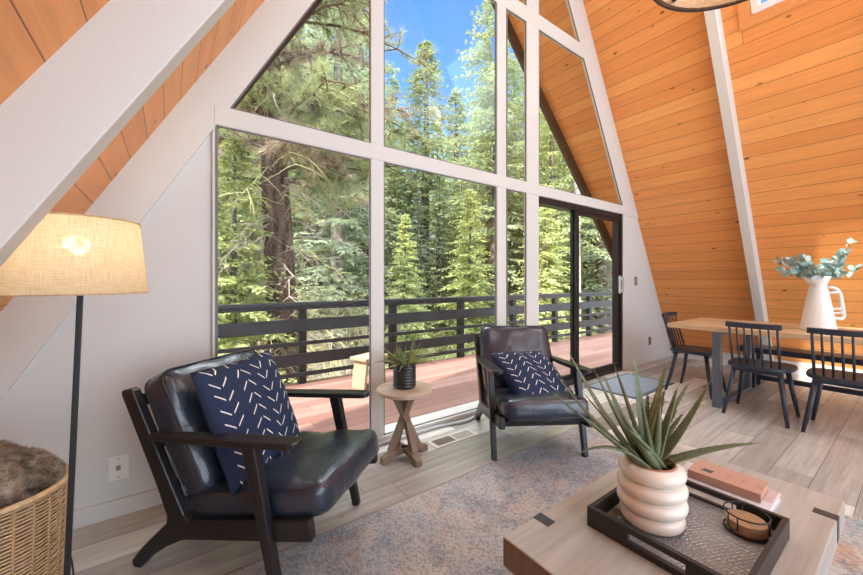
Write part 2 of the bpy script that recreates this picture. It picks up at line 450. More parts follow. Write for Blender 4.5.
def thing(name, label, cat, loc=(0, 0, 0), rz=0., group=None):
    o = bpy.data.objects.new(name, None); COL.objects.link(o); o.empty_display_size = .1
    o.location = loc; o.rotation_euler = (0, 0, rz)
    return tag(o, label, cat, group)
def struct(name, bm, mat, label, cat='wall', **kw):
    return tag(obj(name, bm, mat, **kw), label, cat, None, 'structure')
def copy_tree(o, parent=None):
    c = o.copy(); COL.objects.link(c)
    if parent: c.parent = parent
    for ch in list(o.children): copy_tree(ch, c)
    return c

# ------------------------------------------------------------------ room shell
YB = -6.2   # the room runs on behind the camera
bm = BM(); bx(bm, XL-.3, XR+.3, YB, .10, -.10, 0)
struct('floor', bm, 'floor', 'greige wood-look plank floor running along the window wall', 'floor')

DORMER = {1: (-2.55, -1.40, 3.60/.866, 4.75/.866), -1: (-3.15, -2.50, 4.75/.866, 5.80/.866)}
def roof(name, side, label):
    ex = Vector((0, 1, 0)); ey = Vector((-.5 if side > 0 else .5, 0, math.sqrt(3)/2)); ez = ex.cross(ey)
    top = (XR-XL)   # slope length of a 60 degree roof equals the span
    sgn = 1 if side > 0 else -1
    Y1, Y2, S1, S2 = DORMER[side]
    ye = lambda s: .11+.18*s*.866
    bm = BM(); t0, t1 = (0, .16) if sgn > 0 else (-.16, 0)
    for poly in ([(YB, -.12), (Y1, -.12), (Y1, top), (YB, top)],
                 [(Y1, -.12), (Y2, -.12), (Y2, S1), (Y1, S1)],
                 [(Y1, S2), (Y2, S2), (Y2, top), (Y1, top)],
                 [(Y2, -.12), (ye(-.12), -.12), (ye(top), top), (Y2, top)]):
        prism(bm, poly, XY, t0, t1)
    o = struct(name, bm, 'roofwood', label, 'wall')
    o.matrix_world = Matrix(((ex.x, ey.x, ez.x, XR if side > 0 else XL), (ex.y, ey.y, ez.y, 0), (ex.z, ey.z, ez.z, 0), (0, 0, 0, 1)))
    return o, (Y1, Y2, S1, S2)
rR, DW = roof('wall_right', 1, 'sloping right wall of knotty orange pine boards')
rL, _ = roof('wall_left', -1, 'sloping left wall of orange pine boards behind the lamp')
def slope_pt(side, y, s, d=0.):
    """point on the roof underside; d metres into the room"""
    if side > 0: return Vector((XR-.5*s-d*.866, y, s*.866-d*.5))
    return Vector((XL+.5*s+d*.866, y, s*.866-d*.5))
# painted rafters inside the room
n_tr = 0
def trim(bm, label, mat='paint', **kw):
    global n_tr; n_tr += 1
    return struct('trim_%d' % n_tr, bm, mat, label, 'trim', **kw)
for y0, lab in ((-1.195, 'nearest of the'), (-2.415, 'second of the'), (-3.635, 'third of the'), (-4.855, 'fourth of the')):
    for side, nm in ((-1, 'left'), (1, 'right')):
        bm = BM(); s0, s1 = .0, 7.45
        P = [slope_pt(side, y0, s0, -.02), slope_pt(side, y0, s1, -.02), slope_pt(side, y0, s1, .153), slope_pt(side, y0, s0+.0, .153)]
        A = [bm.verts.new(p) for p in P]; B = [bm.verts.new(p+Vector((0, .085, 0))) for p in P]
        bm.faces.new(A); bm.faces.new(B[::-1])
        for i in range(4): bm.faces.new((A[i], A[(i+1) % 4], B[(i+1) % 4], B[i]))
        trim(bm, '%s painted grey rafters up the %s slope, counted from the window wall' % (lab, nm), bevel=.004)

# gable wall with its window grid (interior face at y = 0)
gx = lambda z: .278+(z-2.135)/K            # left slanted edge of the glass
gxr = lambda z: 4.80-(z-2.135)/1.76        # right slanted edge
rl = lambda z: XL+z/K
rr = lambda z: XR-z/K
DEP = .11; DM = .02
bm = BM(); prism(bm, [(rl(0)-.02, -.02), (.217, -.02), (.217, 2.06), (rl(2.06)-.02, 2.06)], XZ, .012, DEP)
struct('wall_front', bm, 'wallpaint', 'light grey painted gable wall between window and left slope')
bm = BM(); prism(bm, [(4.90, -.02), (rr(0)+.02, -.02), (rr(2.06)+.02, 2.06), (4.90, 2.06)], XZ, 0.0, DEP)
struct('wall_front', bm, 'wallpaint', 'light grey painted gable wall between sliding door and right slope')
bm = BM(); prism(bm, [(rl(0)-.02, 0), (rl(0)+.215, 0), (gx(5.95), 5.95), (2.6135, 6.10), (2.6135, 6.56), (rl(6.5), 6.53)], XZ, -.016, DM)
trim(bm, 'wide painted grey rafter along left edge of the window gable')
bm = BM(); prism(bm, [(rr(2.03), 2.03), (gxr(2.03), 2.03), (gxr(5.95), 5.95), (2.6135, 6.10), (2.6135, 6.56), (rr(6.5), 6.53)], XZ, -.016, DM)
trim(bm, 'painted grey rafter along right edge of the window gable')
def mullion(x0, x1, z0, z1, lab):
    bm = BM(); bx(bm, x0, x1, -.016, DM, z0, z1); return trim(bm, lab, bevel=.006)
mullion(1.168, 1.273, 0, 3.74, 'white upright between the two wide window panes')
mullion(2.452, 2.576, 0, 5.85, 'white upright left of the narrow window')
mullion(2.870, 3.062, 0, 5.75, 'white upright right of narrow window, beside the sliding door')
mullion(4.80, 4.905, 0, 2.06, 'white jamb right of the sliding door')
bm = BM(); bx(bm, .205, 4.905, -.020, DM, 2.034, 2.145); trim(bm, 'white horizontal beam above door and lower windows', bevel=.006)
bm = BM(); bx(bm, gx(3.73), gxr(3.73), -.020, DM, 3.735, 3.885); trim(bm, 'white horizontal beam across the top of gable window', bevel=.006)
bm = BM(); bx(bm, .217, 3.067, -.035, DEP+.04, -.05, .035); trim(bm, 'pale sill along the floor under the windows', bevel=.006)
bm = BM(); bx(bm, .197, .2185, -.010, DM, .0, 2.06); trim(bm, 'thin white casing at left edge of the window', bevel=.004)

n_win = 0
def pane(poly, label, parent=None, y=-.011):
    global n_win
    n_win += 1
    bm = BM(); prism(bm, poly, XZ, y, y+.006)
    w = struct('window_%d' % n_win, bm, 'glass', label, 'window')
    # slim dark gasket round the glass
    fb = BM(); n = len(poly); cx = sum(p[0] for p in poly)/n; cz_ = sum(p[1] for p in poly)/n
    q = [Vector((a, y+.003, b)) for a, b in poly]
    for i in range(n): bar(fb, q[i], q[(i+1) % n], .013, .011, up=(0, 1, 0))
    obj('glazing_frame', fb, 'gasket', w)
    return w
pane([(.2185, .035), (1.168, .035), (1.168, 2.034), (.2185, 2.034)], 'wide lower window pane left of the first upright')
pane([(1.273, .035), (2.44, .035), (2.44, 2.034), (1.273, 2.034)], 'wide lower window pane behind the small side table')
pane([(2.588, .035), (2.863, .035), (2.863, 2.034), (2.588, 2.034)], 'narrow lower window pane left of the sliding door')
pane([(gx(2.145), 2.145), (1.168, 2.145), (1.168, 3.675)], 'triangular upper window pane with slanted left edge')
pane([(1.273, 2.145), (2.44, 2.145), (2.44, 3.735), (1.273, 3.735)], 'large upper window pane showing blue sky and fir tops')
pane([(2.588, 2.145), (2.863, 2.145), (2.863, 3.735), (2.588, 3.735)], 'narrow upper window pane between two uprights')
pane([(3.067, 2.145), (gxr(2.145), 2.145), (gxr(3.735), 3.735), (3.067, 3.735)], 'upper window pane above the door with slanted right edge')
pane([(1.31, 3.885), (2.44, 3.885), (2.44, 5.80)], 'topmost left triangular window pane')
pane([(2.588, 3.885), (2.863, 3.885), (2.863, 5.72), (2.588, 5.80)], 'topmost narrow window pane at the peak')
pane([(3.067, 3.885), (gxr(3.885), 3.885), (3.067, 5.2)], 'topmost right triangular window pane')

# sliding glass door in a dark bronze frame
d1 = tag(bpy.data.objects.new('door_1', None), 'sliding glass door in dark bronze frame', 'door', None, 'structure'); COL.objects.link(d1)
d1.location = (3.067, .02, 0)
bm = BM()
bx(bm, 0, .04, 0, .085, 0, 2.03); bx(bm, 1.685, 1.733, -.03, .085, 0, 2.034); bx(bm, .04, 1.685, -.02, .085, 1.965, 2.034); bx(bm, 0, 1.70, -.03, .085, -.02, .045)
obj('frame', bm, 'bronze', d1, bevel=.003)
bm = BM(); bx(bm, .705, .755, -.015, .02, .045, 1.965); bx(bm, 1.64, 1.685, -.015, .02, .045, 1.965); bx(bm, .755, 1.64, -.015, .02, .045, .105); bx(bm, .755, 1.64, -.015, .02, 1.92, 1.965)
sp = obj('sliding_panel', bm, 'bronze', d1, bevel=.003)
bm = BM(); bx(bm, .755, 1.64, -.001, .005, .105, 1.92); obj('pane', bm, 'glass', sp)
bm = BM(); bx(bm, .705, .755, .035, .07, .045, 1.965); bx(bm, .04, .705, .035, .07, .045, .09)
fp = obj('fixed_panel', bm, 'bronze', d1, bevel=.003)
bm = BM(); bx(bm, .04, .705, .05, .056, .09, 1.965); obj('pane', bm, 'glass', fp)
bm = BM(); bx(bm, 1.648, 1.678, -.05, -.015, 1.00, 1.23); bx(bm, 1.652, 1.674, -.065, -.045, 1.02, 1.06); bx(bm, 1.652, 1.674, -.065, -.045, 1.17, 1.21); bx(bm, 1.653, 1.673, -.078, -.06, 1.02, 1.21)
tag(obj('handle', bm, 'chrome', sp, bevel=.004), 'pale metal pull handle')

# baseboards
bm = BM(); bx(bm, rl(0)+.01, .205, -.006, .013, 0, .085); struct('baseboard_front', bm, 'paint', 'grey painted baseboard behind the near armchair', 'baseboard', bevel=.004)
bm = BM(); bx(bm, 4.905, rr(0)-.01, -.016, 0, 0, .085); struct('baseboard_front', bm, 'paint', 'grey painted baseboard right of the sliding door', 'baseboard', bevel=.004)
bm = BM(); prism(bm, [(rr(0)-.10, 0), (rr(0)+.0, 0), (rr(.16), .16), (rr(.16)-.03, .16), (rr(0)-.10, .05)], XZ, YB, -.016)
struct('baseboard_right', bm, 'paint', 'white baseboard along foot of the right pine slope', 'baseboard')
bm = BM(); prism(bm, [(rl(0)+.10, 0), (rl(0), 0), (rl(.16), .16), (rl(.16)+.03, .16), (rl(0)+.10, .05)], XZ, YB, -.016)
struct('baseboard_left', bm, 'paint', 'white baseboard along foot of the left pine slope', 'baseboard')

# roof windows: pine casing, white frame, glass
for side, nm in ((1, 'right'), (-1, 'left')):
    n_win += 1
    Y1, Y2, S1, S2 = DORMER[side]
    fb = BM(); g = BM(); cs = BM()
    a = [(Y1, S1), (Y2, S1), (Y2, S2), (Y1, S2)]
    nrm = slope_pt(side, 0, 1, 1)-slope_pt(side, 0, 1, 0)
    def ringbars(bmx, pts, w, h, d):
        for i in range(4):
            p, q = Vector(slope_pt(side, *pts[i], d)), Vector(slope_pt(side, *pts[(i+1) % 4], d))
            e = (q-p).normalized()*w/2*(1 if i % 2 == 0 else -1)
            bar(bmx, p-e, q+e, w, h, up=nrm)
    P = [slope_pt(side, y, s, -.08) for y, s in a]
    v0 = [g.verts.new(p) for p in P]; v1 = [g.verts.new(p-nrm*.006) for p in P]
    g.faces.new(v0); g.faces.new(v1[::-1])
    w = struct('window_%d' % n_win, g, 'glass', 'framed roof window high in the %s pine slope' % nm, 'window')
    ringbars(cs, [(Y1-.04, S1-.05), (Y2+.04, S1-.05), (Y2+.04, S2+.05), (Y1-.04, S2+.05)], .085, .02, .01)
    tag(obj('casing', cs, 'casing', w), 'pine casing')
    ringbars(fb, [(Y1+.03, S1+.03), (Y2-.03, S1+.03), (Y2-.03, S2-.03), (Y1+.03, S2-.03)], .05, .10, -.06)
    tag(obj('window_frame', fb, 'white', w), 'white inner frame')

# wall plates
def plate(name, x, z, w, h, mat, label, cat, slots):
    y0 = .012 if x < 1 else 0.
    t = thing(name, label, cat, (x, y0, z))
    bm = BM(); bx(bm, -w/2, w/2, -.008, 0, -h/2, h/2); obj('cover_plate', bm, mat, t, bevel=.003)
    for (sx, sz, sw, sh, mt, nm) in slots:
        bm = BM(); bx(bm, sx-sw/2, sx+sw/2, -.012, -.006, sz-sh/2, sz+sh/2); obj(nm, bm, mt, t, bevel=.002)
plate('phone_jack_plate', -.199, .238, .078, .122, 'white', 'white phone jack plate on grey wall behind near armchair', 'wall plate', [(0, .0, .018, .022, 'plate_grey', 'jack'), (0, .045, .006, .006, 'plate_grey', 'screw'), (0, -.045, .006, .006, 'plate_grey', 'screw')])
plate('light_switch', 5.175, 1.16, .075, .12, 'plate_grey', 'grey light switch on wall right of the sliding door', 'switch', [(0, 0, .03, .055, 'chrome', 'toggle')])
plate('power_outlet', 5.60, .30, .075, .12, 'plate_grey', 'grey power outlet low on wall right of the sliding door', 'outlet', [(0, .025, .034, .032, 'ventdark', 'socket'), (0, -.025, .034, .032, 'ventdark', 'socket')])

# ------------------------------------------------------------------ outside: deck, railing, roof edge
ZD = -.08; YD = 2.12
bm = BM(); bx(bm, -4, 11, DEP+.04, YD+.07, ZD-.05, ZD); struct('deck', bm, 'deck', 'red stained timber deck outside the windows', 'deck')
bm = BM(); bx(bm, -4, 11, YD+.03, YD+.06, ZD-.35, ZD-.05); struct('deck_edge', bm, 'railwood', 'dark board along the outer edge of the deck', 'deck')
rail = thing('deck_railing', 'dark brown timber railing along the outer edge of red deck', 'railing', (0, YD, ZD))
for z0, z1, y0, y1, nm in ((.90, .985, -.07, .07, 'cap_rail'), (.635, .785, -.06, -.02, 'rail_board'), (.47, .515, -.055, -.025, 'rail_slat'), (.235, .375, -.06, -.02, 'rail_board'), (.095, .145, -.055, -.025, 'rail_slat')):
    bm = BM()
    bx(bm, -3.9, 10.9, y0, y1, z0 if nm != 'cap_rail' else .945, z1)
    if nm == 'cap_rail': bx(bm, -3.9, 10.9, -.055, -.02, .90, .945)
    obj(nm, bm, 'railwood', rail, bevel=.004)
for i in range(-3, 8):
    bm = BM(); bx(bm, 1.318+1.272*i-.045, 1.318+1.272*i+.045, -.02, .07, 0, .945); obj('post', bm, 'postwood', rail, bevel=.004)
for side, nm in ((1, 'right'), (-1, 'left')):
    bm = BM()
    ye = lambda s: .11+.18*s*.866
    p0, p1 = slope_pt(side, ye(0)+.02, 0, .02), slope_pt(side, ye(7.5)+.02, 7.5, .02)
    nrm = slope_pt(side, 0, 1, 1)-slope_pt(side, 0, 1, 0)
    bar(bm, p0, p1, .045, .26, up=nrm)
    trim(bm, 'dark brown board along the outer edge of the %s roof overhang' % nm, 'barge')
# pale lumber stool on the deck
t = thing('wooden_stool', 'pale new lumber stool on the deck behind the wide upright', 'stool', (1.93, 1.55, ZD), math.radians(20))
bm = BM(); bx(bm, -.19, .19, -.13, .13, .325, .36); obj('stool_top', bm, 'deckbench', t, bevel=.005)
for sx in (-.13, .13):
    bm = BM(); bar(bm, (sx*1.35, 0, 0), (sx, 0, .325), .2, .035, up=(1, 0, 0)); obj('leg', bm, 'deckbench', t, bevel=.004)

# ------------------------------------------------------------------ coffee table and what stands on it
CT = .42; RT = .005
t = thing('coffee_table', 'thick greige oak coffee table with dark iron corner straps', 'table', (1.318, -1.905, RT))
bm = BM(); bx(bm, -.532, .532, -.282, .282, .330, CT-RT); obj('tabletop', bm, 'coffee', t, bevel=.004)
bm = BM(); bx(bm, -.5325, -.530, -.278, .278, .332, CT-RT-.003); tag(obj('end_panel', bm, 'coffee_end', t), 'brown end grain panel')
for sx in (-1, 1):
    for sy in (-1, 1):
        bm = BM(); bx(bm, sx*.40-.05, sx*.40+.05, sy*.19-.05, sy*.19+.05, .0005, .331); obj('leg', bm, 'coffee_end', t, bevel=.004)
        bm = BM(); x0 = sx*.374; bx(bm, x0-.019, x0+.019, sy*.2825, sy*.228, CT-RT-.004, CT-RT+.0012); bx(bm, x0-.019, x0+.019, sy*.282, sy*.2835, .345, CT-RT+.001)
        obj('strap', bm, 'strap', t)

TX, TY = 1.237, -1.930; TW, TL = .208, .188
tr = thing('serving_tray', 'black wooden tray with embossed pewter base on coffee table', 'tray', (TX, TY, CT+.0005))
bm = BM(); bx(bm, -TW+.012, TW-.012, -TL+.012, TL-.012, .002, .012); tag(obj('tray_base', bm, 'hammered', tr), 'embossed pewter base')
for sx in (-1, 1):
    # long side with a slotted hand hole
    bm = BM(); x = sx*(TW-.007); h = .058
    for (y0, y1, z0, z1) in ((-TL, -.07, 0, h), (.07, TL, 0, h), (-.07, .07, 0, .018), (-.07, .07, .042, h)):
        bx(bm, x-.007, x+.007, y0, y1, z0, z1)
    obj('side_rail', bm, 'traywood', tr)
for sy in (-1, 1):
    bm = BM(); y = sy*(TL-.007); bx(bm, -TW+.014, TW-.014, y-.007, y+.007, 0, .058); obj('end_rail', bm, 'traywood', tr, bevel=.002)

# aloe in a stacked-ring pot
PX, PY, PZ = 1.190, -1.855, CT+.0125
pot = thing('aloe_plant', 'aloe with long toothed leaves in cream ringed pot on tray', 'plant', (PX, PY, PZ))
prof = [(0, 0), (.055, 0)]
nr, hh = 4, .180
for i in range(nr):
    zc = (i+.5)*hh/nr; big = (.087, .094, .094, .090)[i]
    for k in range(9):
        a = -PI/2+PI*k/8
        prof.append((big-.019+.019*math.cos(a)*(1.0), zc+.0215*math.sin(a)))
prof += [(.062, hh+.002), (.060, hh-.022)]
bm = BM(); lathe(bm, prof, 48); pp = obj('pot', bm, 'ceramic', pot, True)
bm = BM(); tube(bm, [(.063*math.cos(2*PI*k/32), .063*math.sin(2*PI*k/32), hh+.001) for k in range(32)], .0035, 6, True); tag(obj('rim', bm, 'terracotta', pp, True), 'terracotta brown rim')
bm = BM(); lathe(bm, [(0, hh-.010), (.04, hh-.012), (.061, hh-.016)], 24); tag(obj('soil', bm, 'soil', pot, True), 'dark soil')
def aloe_leaf(bm, base, tip, width, sag=.0, bow=(0, 0, 0)):
    base, tip = Vector(base), Vector(tip); n = 12; d = (tip-base); L = d.length; d.normalize()
    out = Vector((d.x, d.y, 0)); out = out.normalized() if out.length > .02 else Vector((1, 0, 0))
    side = d.cross(Vector((0, 0, 1)))
    side = side.normalized() if side.length > .05 else Vector((0, 1, 0))
    rings = []
    for i in range(n+1):
        s = i/n
        p = base+d*(L*s)+Vector((0, 0, 1))*(sag*4*s*(1-s))+Vector(bow)*(4*s*(1-s))
        w = width*(1-s)**.74*(1 if s > .12 else .8+s*1.6)+.0006
        up = side.cross(d).normalized()
        if up.z < 0 and abs(d.z) < .9: up = -up
        rings.append([bm.verts.new(p+side*(a*w)+up*(b*w)) for a, b in ((-1, .25), (-.5, -.08), (0, -.18), (.5, -.08), (1, .25), (.45, -.38), (0, -.5), (-.45, -.38))])
        if 0 < i < n and w > .003:
            for sg in (-1, 1):
                q = p+side*(sg*w)+up*(.25*w)
                a, b, c = bm.verts.new(q-d*.004), bm.verts.new(q+d*.004), bm.verts.new(q+side*(sg*.003)+d*.004); bm.faces.new((a, b, c))
    for A, B in zip(rings, rings[1:]):
        for k in range(8): bm.faces.new((A[k], A[(k+1) % 8], B[(k+1) % 8], B[k]))
    bm.faces.new(rings[0]); bm.faces.new(rings[-1])
def towards(u, v, t): return along(u, v, t)-Vector((PX, PY, PZ))
leaves = [  # tip pixel, depth of tip, half width, sag, base offset
    ((556, 374), 1.22, .013, -.02, (-.028, .012)), ((567, 349), 1.30, .012, -.02, (-.025, .025)), ((549, 390), 1.02, .014, .0, (-.035, -.01)), ((574, 456), 1.00, .009, .045, (-.04, -.02)),
    ((594, 369), 1.18, .015, -.01, (-.02, .01)), ((613, 361), 1.12, .016, .0, (-.012, .0)), ((603, 374), 1.28, .012, .0, (-.01, .03)),
    ((634, 357), 1.16, .016, .0, (-.004, .012)), ((667, 362), 1.30, .012, .01, (.005, .03)), ((665, 388), 1.22, .014, .0, (.01, .02)),
    ((678, 386), 1.10, .017, .0, (.016, -.005)), ((689, 383), 1.26, .011, .01, (.02, .02)), ((711, 380), 1.12, .017, -.022, (.028, .0)),
    ((761, 443), 1.04, .015, .012, (.035, -.02)), ((678, 409), 1.18, .010, .0, (.02, .025)), ((617, 406), 1.02, .018, .0, (-.014, -.018)),
    ((648, 392), 1.15, .012, 0, (.0, .02)), ((641, 400), 1.08, .011, 0, (.004, -.004)), ((684, 412), 1.20, .012, 0, (.028, .02)), ((702, 458), 1.12, .006, .012, (.03, .01)),
    ((626, 428), 1.00, .011, .01, (.012, -.03)), ((583, 392), 1.12, .013, 0, (-.03, 0)), ((660, 404), 1.06, .012, .0, (.008, -.01))]
for (uv, tt, w, sag, bo) in leaves:
    bm = BM(); aloe_leaf(bm, (bo[0]*.9, bo[1]*.9, hh-.012), towards(*uv, tt), w*1.42, sag); obj('leaf', bm, 'aloe', pot, True)

# coaster holder with cork coasters
ch = thing('coaster_holder', 'round black wire holder on right of tray', 'coaster holder', (1.363, -2.040, CT+.0125))
bm = BM()
for z in (.004, .054): tube(bm, [(.052*math.cos(2*PI*k/36), .052*math.sin(2*PI*k/36), z) for k in range(36)], .0022, 6, True)
for k in range(3):
    a0 = 2*PI*k/3+.4
    q = lambda a, z: (.052*math.cos(a), .052*math.sin(a), z)
    tube(bm, [q(a0, .054), q(a0, .018), q(a0+.25, .012), q(a0+.5, .018), q(a0+.5, .054)], .0018, 6)
    tube(bm, [(0, 0, .004), (.052*math.cos(a0), .052*math.sin(a0), .004)], .0018, 6)
obj('wire_frame', bm, 'black', ch, True)
for k in range(5):
    bm = BM(); lathe(bm, [(0, 0), (.047, 0), (.047, .005), (0, .005)], 36)
    o = obj('coaster', bm, 'cork', None); o.location = (1.363, -2.040, CT+.0195+.0056*k)
    tag(o, ('round cork coaster at bottom of the wire holder', 'round cork coaster second from bottom in wire holder', 'round cork coaster in middle of the wire holder', 'round cork coaster second from top in wire holder', 'round cork coaster on top in the wire holder')[k], 'coaster', 'cork coasters in the wire holder')

# books right of the tray
b = thing('notebook', 'flat pale lilac book under the salmon book on coffee table', 'book', (1.598, -1.925, CT))
bm = BM(); bx(bm, -.078, .078, -.135, .135, .0, .003); bx(bm, -.078, .078, -.135, .135, .019, .022); bx(bm, -.0795, -.076, -.135, .135, 0, .022); obj('cover', bm, 'book_white', b)
bm = BM(); bx(bm, -.075, .074, -.131, .131, .003, .019); obj('pages', bm, 'paper', b)
bm = BM(); bx(bm, -.02, .078, -.13, -.075, .0221, .0226); tag(obj('cover_band', bm, 'book_pink', b), 'pinkish printed band')
b = thing('hardcover_book', 'salmon cloth book with dark printed mark on top of lilac book', 'book', (1.604, -1.932, CT+.0228), math.radians(1.5))
bm = BM(); bx(bm, -.058, .058, -.101, .101, 0, .0025); bx(bm, -.058, .058, -.101, .101, .026, .0285); bx(bm, -.0595, -.056, -.101, .101, 0, .0285); obj('cover', bm, 'book_orange', b, bevel=.001)
bm = BM(); bx(bm, -.056, .056, -.098, .098, .0025, .026); obj('pages', bm, 'book_orange', b)
bm = BM()
prism(bm, [(-.030, .040), (-.002, .035), (-.006, .053), (.004, .067), (-.008, .061), (-.014, .075), (-.018, .061), (-.034, .073), (-.026, .055)], XY, .0286, .0289)
tag(obj('cover_print', bm, 'book_mark', b), 'dark printed mark')
for yy, ww in ((.022, .006), (-.005, .030), (-.013, .026), (-.045, .034), (-.054, .024), (-.085, .036), (-.094, .03)):
    bm = BM(); bx(bm, -.005-ww/2, -.005+ww/2, yy-.0018, yy+.0018, .0285, .0288); tag(obj('cover_lettering', bm, 'book_deboss', b), 'faint debossed lettering')

# ------------------------------------------------------------------ rug, mat, vent, sleeve
RT = .005
t = thing('area_rug', 'large faded blue and rust woven rug under the coffee table', 'rug', (1.33, -2.0, 0))
bm = BM(); bx(bm, -1.37, 1.37, -1.27, 1.27, .0005, RT); obj('rug_field', bm, 'rug', t)
for sx in (-1, 1):
    bm = BM()
    for k in range(250):
        y = -1.265+2.53*k/249; x = sx*1.37
        tube(bm, [(x-sx*.004, y, .003), (x+sx*.018, y+random.uniform(-.004, .004), .003), (x+sx*random.uniform(.03, .042), y+random.uniform(-.009, .009), .002)], [.0018, .0018, .0010], 4)
    tag(obj('fringe', bm, 'fringe', t, kind=None) if False else obj('fringe', bm, 'fringe', t), 'cream fringe', None, None, 'stuff')
t = thing('door_mat', 'blue-grey rectangular mat on floor before the sliding door', 'mat', (4.17, -.40, 0))
bm = BM(); bx(bm, -.43, .43, -.235, .235, .001, .010); obj('mat_field', bm, 'doormat', t)
bm = BM()
for (a, b_, c, d) in ((-.47, .47, -.27, -.235), (-.47, .47, .235, .27), (-.47, -.43, -.235, .235), (.43, .47, -.235, .235)): bx(bm, a, b_, c, d, .001, .009)
obj('mat_border', bm, 'mat_edge', t)
t = thing('floor_vent', 'beige two-part floor register beside the window sill', 'vent', (1.70, -.29, 0))
bm = BM(); bx(bm, -.20, .20, -.065, .065, .0005, .006); obj('vent_plate', bm, 'ventgrille', t, bevel=.002)
for sx in (-.09, .09):
    bm = BM(); bx(bm, sx-.08, sx+.08, -.045, .045, .006, .0065); v = obj('opening', bm, 'ventdark', t)
    for k in range(6):
        bm = BM(); y = -.038+.0152*k; bx(bm, sx-.08, sx+.08, y-.003, y+.003, .0062, .0075); obj('slat', bm, 'ventgrille' if sx > 0 else 'ventdark', v)
bm = BM(); tube(bm, [(1.13, -.085, .0135), (1.30, -.08, .0135), (1.50, -.075, .0135), (1.72, -.075, .0135), (1.85, -.10, .0135), (1.92, -.12, .0135), (2.02, -.125, .0135), (2.10, -.09, .0135)], .0125, 10)
tag(obj('cable_sleeve', bm, 'hose', None, True, sub=1), 'grey round sleeve lying on floor along the window sill', 'cable')

# ------------------------------------------------------------------ armchairs
def armchair(label):
    t = thing('armchair', label, 'armchair')
    A = lambda a: a-.40
    for sx in (1, -1):
        X = sx*.2825
        # boomerang rear leg: upright that leans back, foot that kicks back
        bm = BM()
        prism(bm, [(A(-.025), .0), (A(.012), .0), (A(.06), .052), (A(.15), .112), (A(.225), .150), (A(.265), .160), (A(.265), .225), (A(.232), .250), (A(.16), .375), (A(-.030), .715), (A(-.045), .722), (A(-.085), .712), (A(-.088), .695), (A(.10), .345), (A(.150), .235), (A(.148), .205), (A(.12), .180), (A(.02), .085), (A(-.032), .025)], YZ, X-.019, X+.019)
        obj('rear_leg', bm, 'chairwood', t, bevel=.006)
        bm = BM(); bar(bm, (X, A(.24), .192), (X, A(.79), .281), .036, .075); obj('side_rail', bm, 'chairwood', t, bevel=.006)
        bm = BM(); xo = X+sx*.022
        bar(bm, (xo, A(.672), 0), (xo, A(.547), .562), .034, .036, up=(0, 1, .2), w1=.04, h1=.056); obj('front_leg', bm, 'chairwood', t, bevel=.006)
        # armrest paddle
        bm = BM(); pl = []
        n = 10
        for k in range(n+1):
            s = k/n; a = .07+s*.645; pl.append((a, .020+.018*math.sin(min(1, s*1.25)*PI*.62)))
        out = [(X+sx*.01+w, A(a)) for a, w in pl]+[(X+sx*.01+.030, A(.732)), (X+sx*.01+.012, A(.745)), (X+sx*.01-.012, A(.745)), (X+sx*.01-.030, A(.732))]+[(X+sx*.01-w, A(a)) for a, w in pl[::-1]]
        prism(bm, out, lambda a, b, c: Vector((a, b, .538+.045*((b+.4-.045)/.72)+c)), -.013, .013)
        obj('armrest', bm, 'chairwood', t, bevel=.005)
    bm = BM(); bar(bm, (-.265, A(.672), .243), (.265, A(.672), .243), .026, .05); obj('front_rail', bm, 'chairwood', t, bevel=.004)
    for a, z, w in ((-.043, .66, .05), (.05, .485, .04), (.135, .33, .04)):
        bm = BM(); bar(bm, (-.27, A(a), z), (.27, A(a), z), .018, w, up=(0, -.45, 1)); obj('back_slat', bm, 'chairwood', t, bevel=.003)
    bm = BM()
    for k in range(4): y = A(.36+.12*k); bx(bm, -.265, .265, y-.02, y+.02, .205+.019*k, .217+.019*k)
    obj('seat_slats', bm, 'chairwood', t)
    # seat cushion
    ang = math.atan2(.105, .60)
    Ms = Matrix.Translation((0, A(.50), .312)) @ Matrix.Rotation(ang, 4, 'X')
    bm = BM(); puff(bm, .540, .65, .135, .045, .024, 14, Ms, .012, 1); s = obj('seat_cushion', bm, 'leather', t, True)
    def pip(par, Mx, w, d, zc):
        bm = BM(); r = .05; pts = []
        for cx, cy_, a0 in ((w/2-r, d/2-r, 0), (-w/2+r, d/2-r, PI/2), (-w/2+r, -d/2+r, PI), (w/2-r, -d/2+r, 3*PI/2)):
            for k in range(5):
                a = a0+PI/2*k/4; pts.append(Mx @ Vector((cx+r*math.cos(a), cy_+r*math.sin(a), zc)))
        tube(bm, pts, .0045, 6, True); obj('piping', bm, 'piping', par, True)
    pip(s, Ms, .521, .636, .046); pip(s, Ms, .521, .636, -.046)
    lean = math.atan2(.267, .51)
    Mb = Matrix.Translation((0, A(.150), .535)) @ Matrix.Rotation(PI/2+lean, 4, 'X')
    # local y of the cushion runs up the back, local -z faces the sitter
    bm = BM(); puff(bm, .545, .53, .145, .05, .022, 14, Mb, .008, 5); s = obj('back_cushion', bm, 'leather', t, True)
    pip(s, Mb, .541, .526, .050); pip(s, Mb, .541, .526, -.050)
    return t
arm_a = armchair('dark wood armchair with black leather cushions nearest the camera, at left')
arm_a.location = (.385, -.585, 0); arm_a.rotation_euler = (0, 0, math.atan2(-.635, -.773))
arm_b = copy_tree(arm_a); arm_b['label'] = 'dark wood armchair with black leather cushions before the narrow window, at centre'
arm_b.location = (2.114, -.629, 0); arm_b.rotation_euler = (0, 0, math.atan2(.535, -.845))
for a in (arm_a, arm_b): a['group'] = 'pair of leather armchairs'
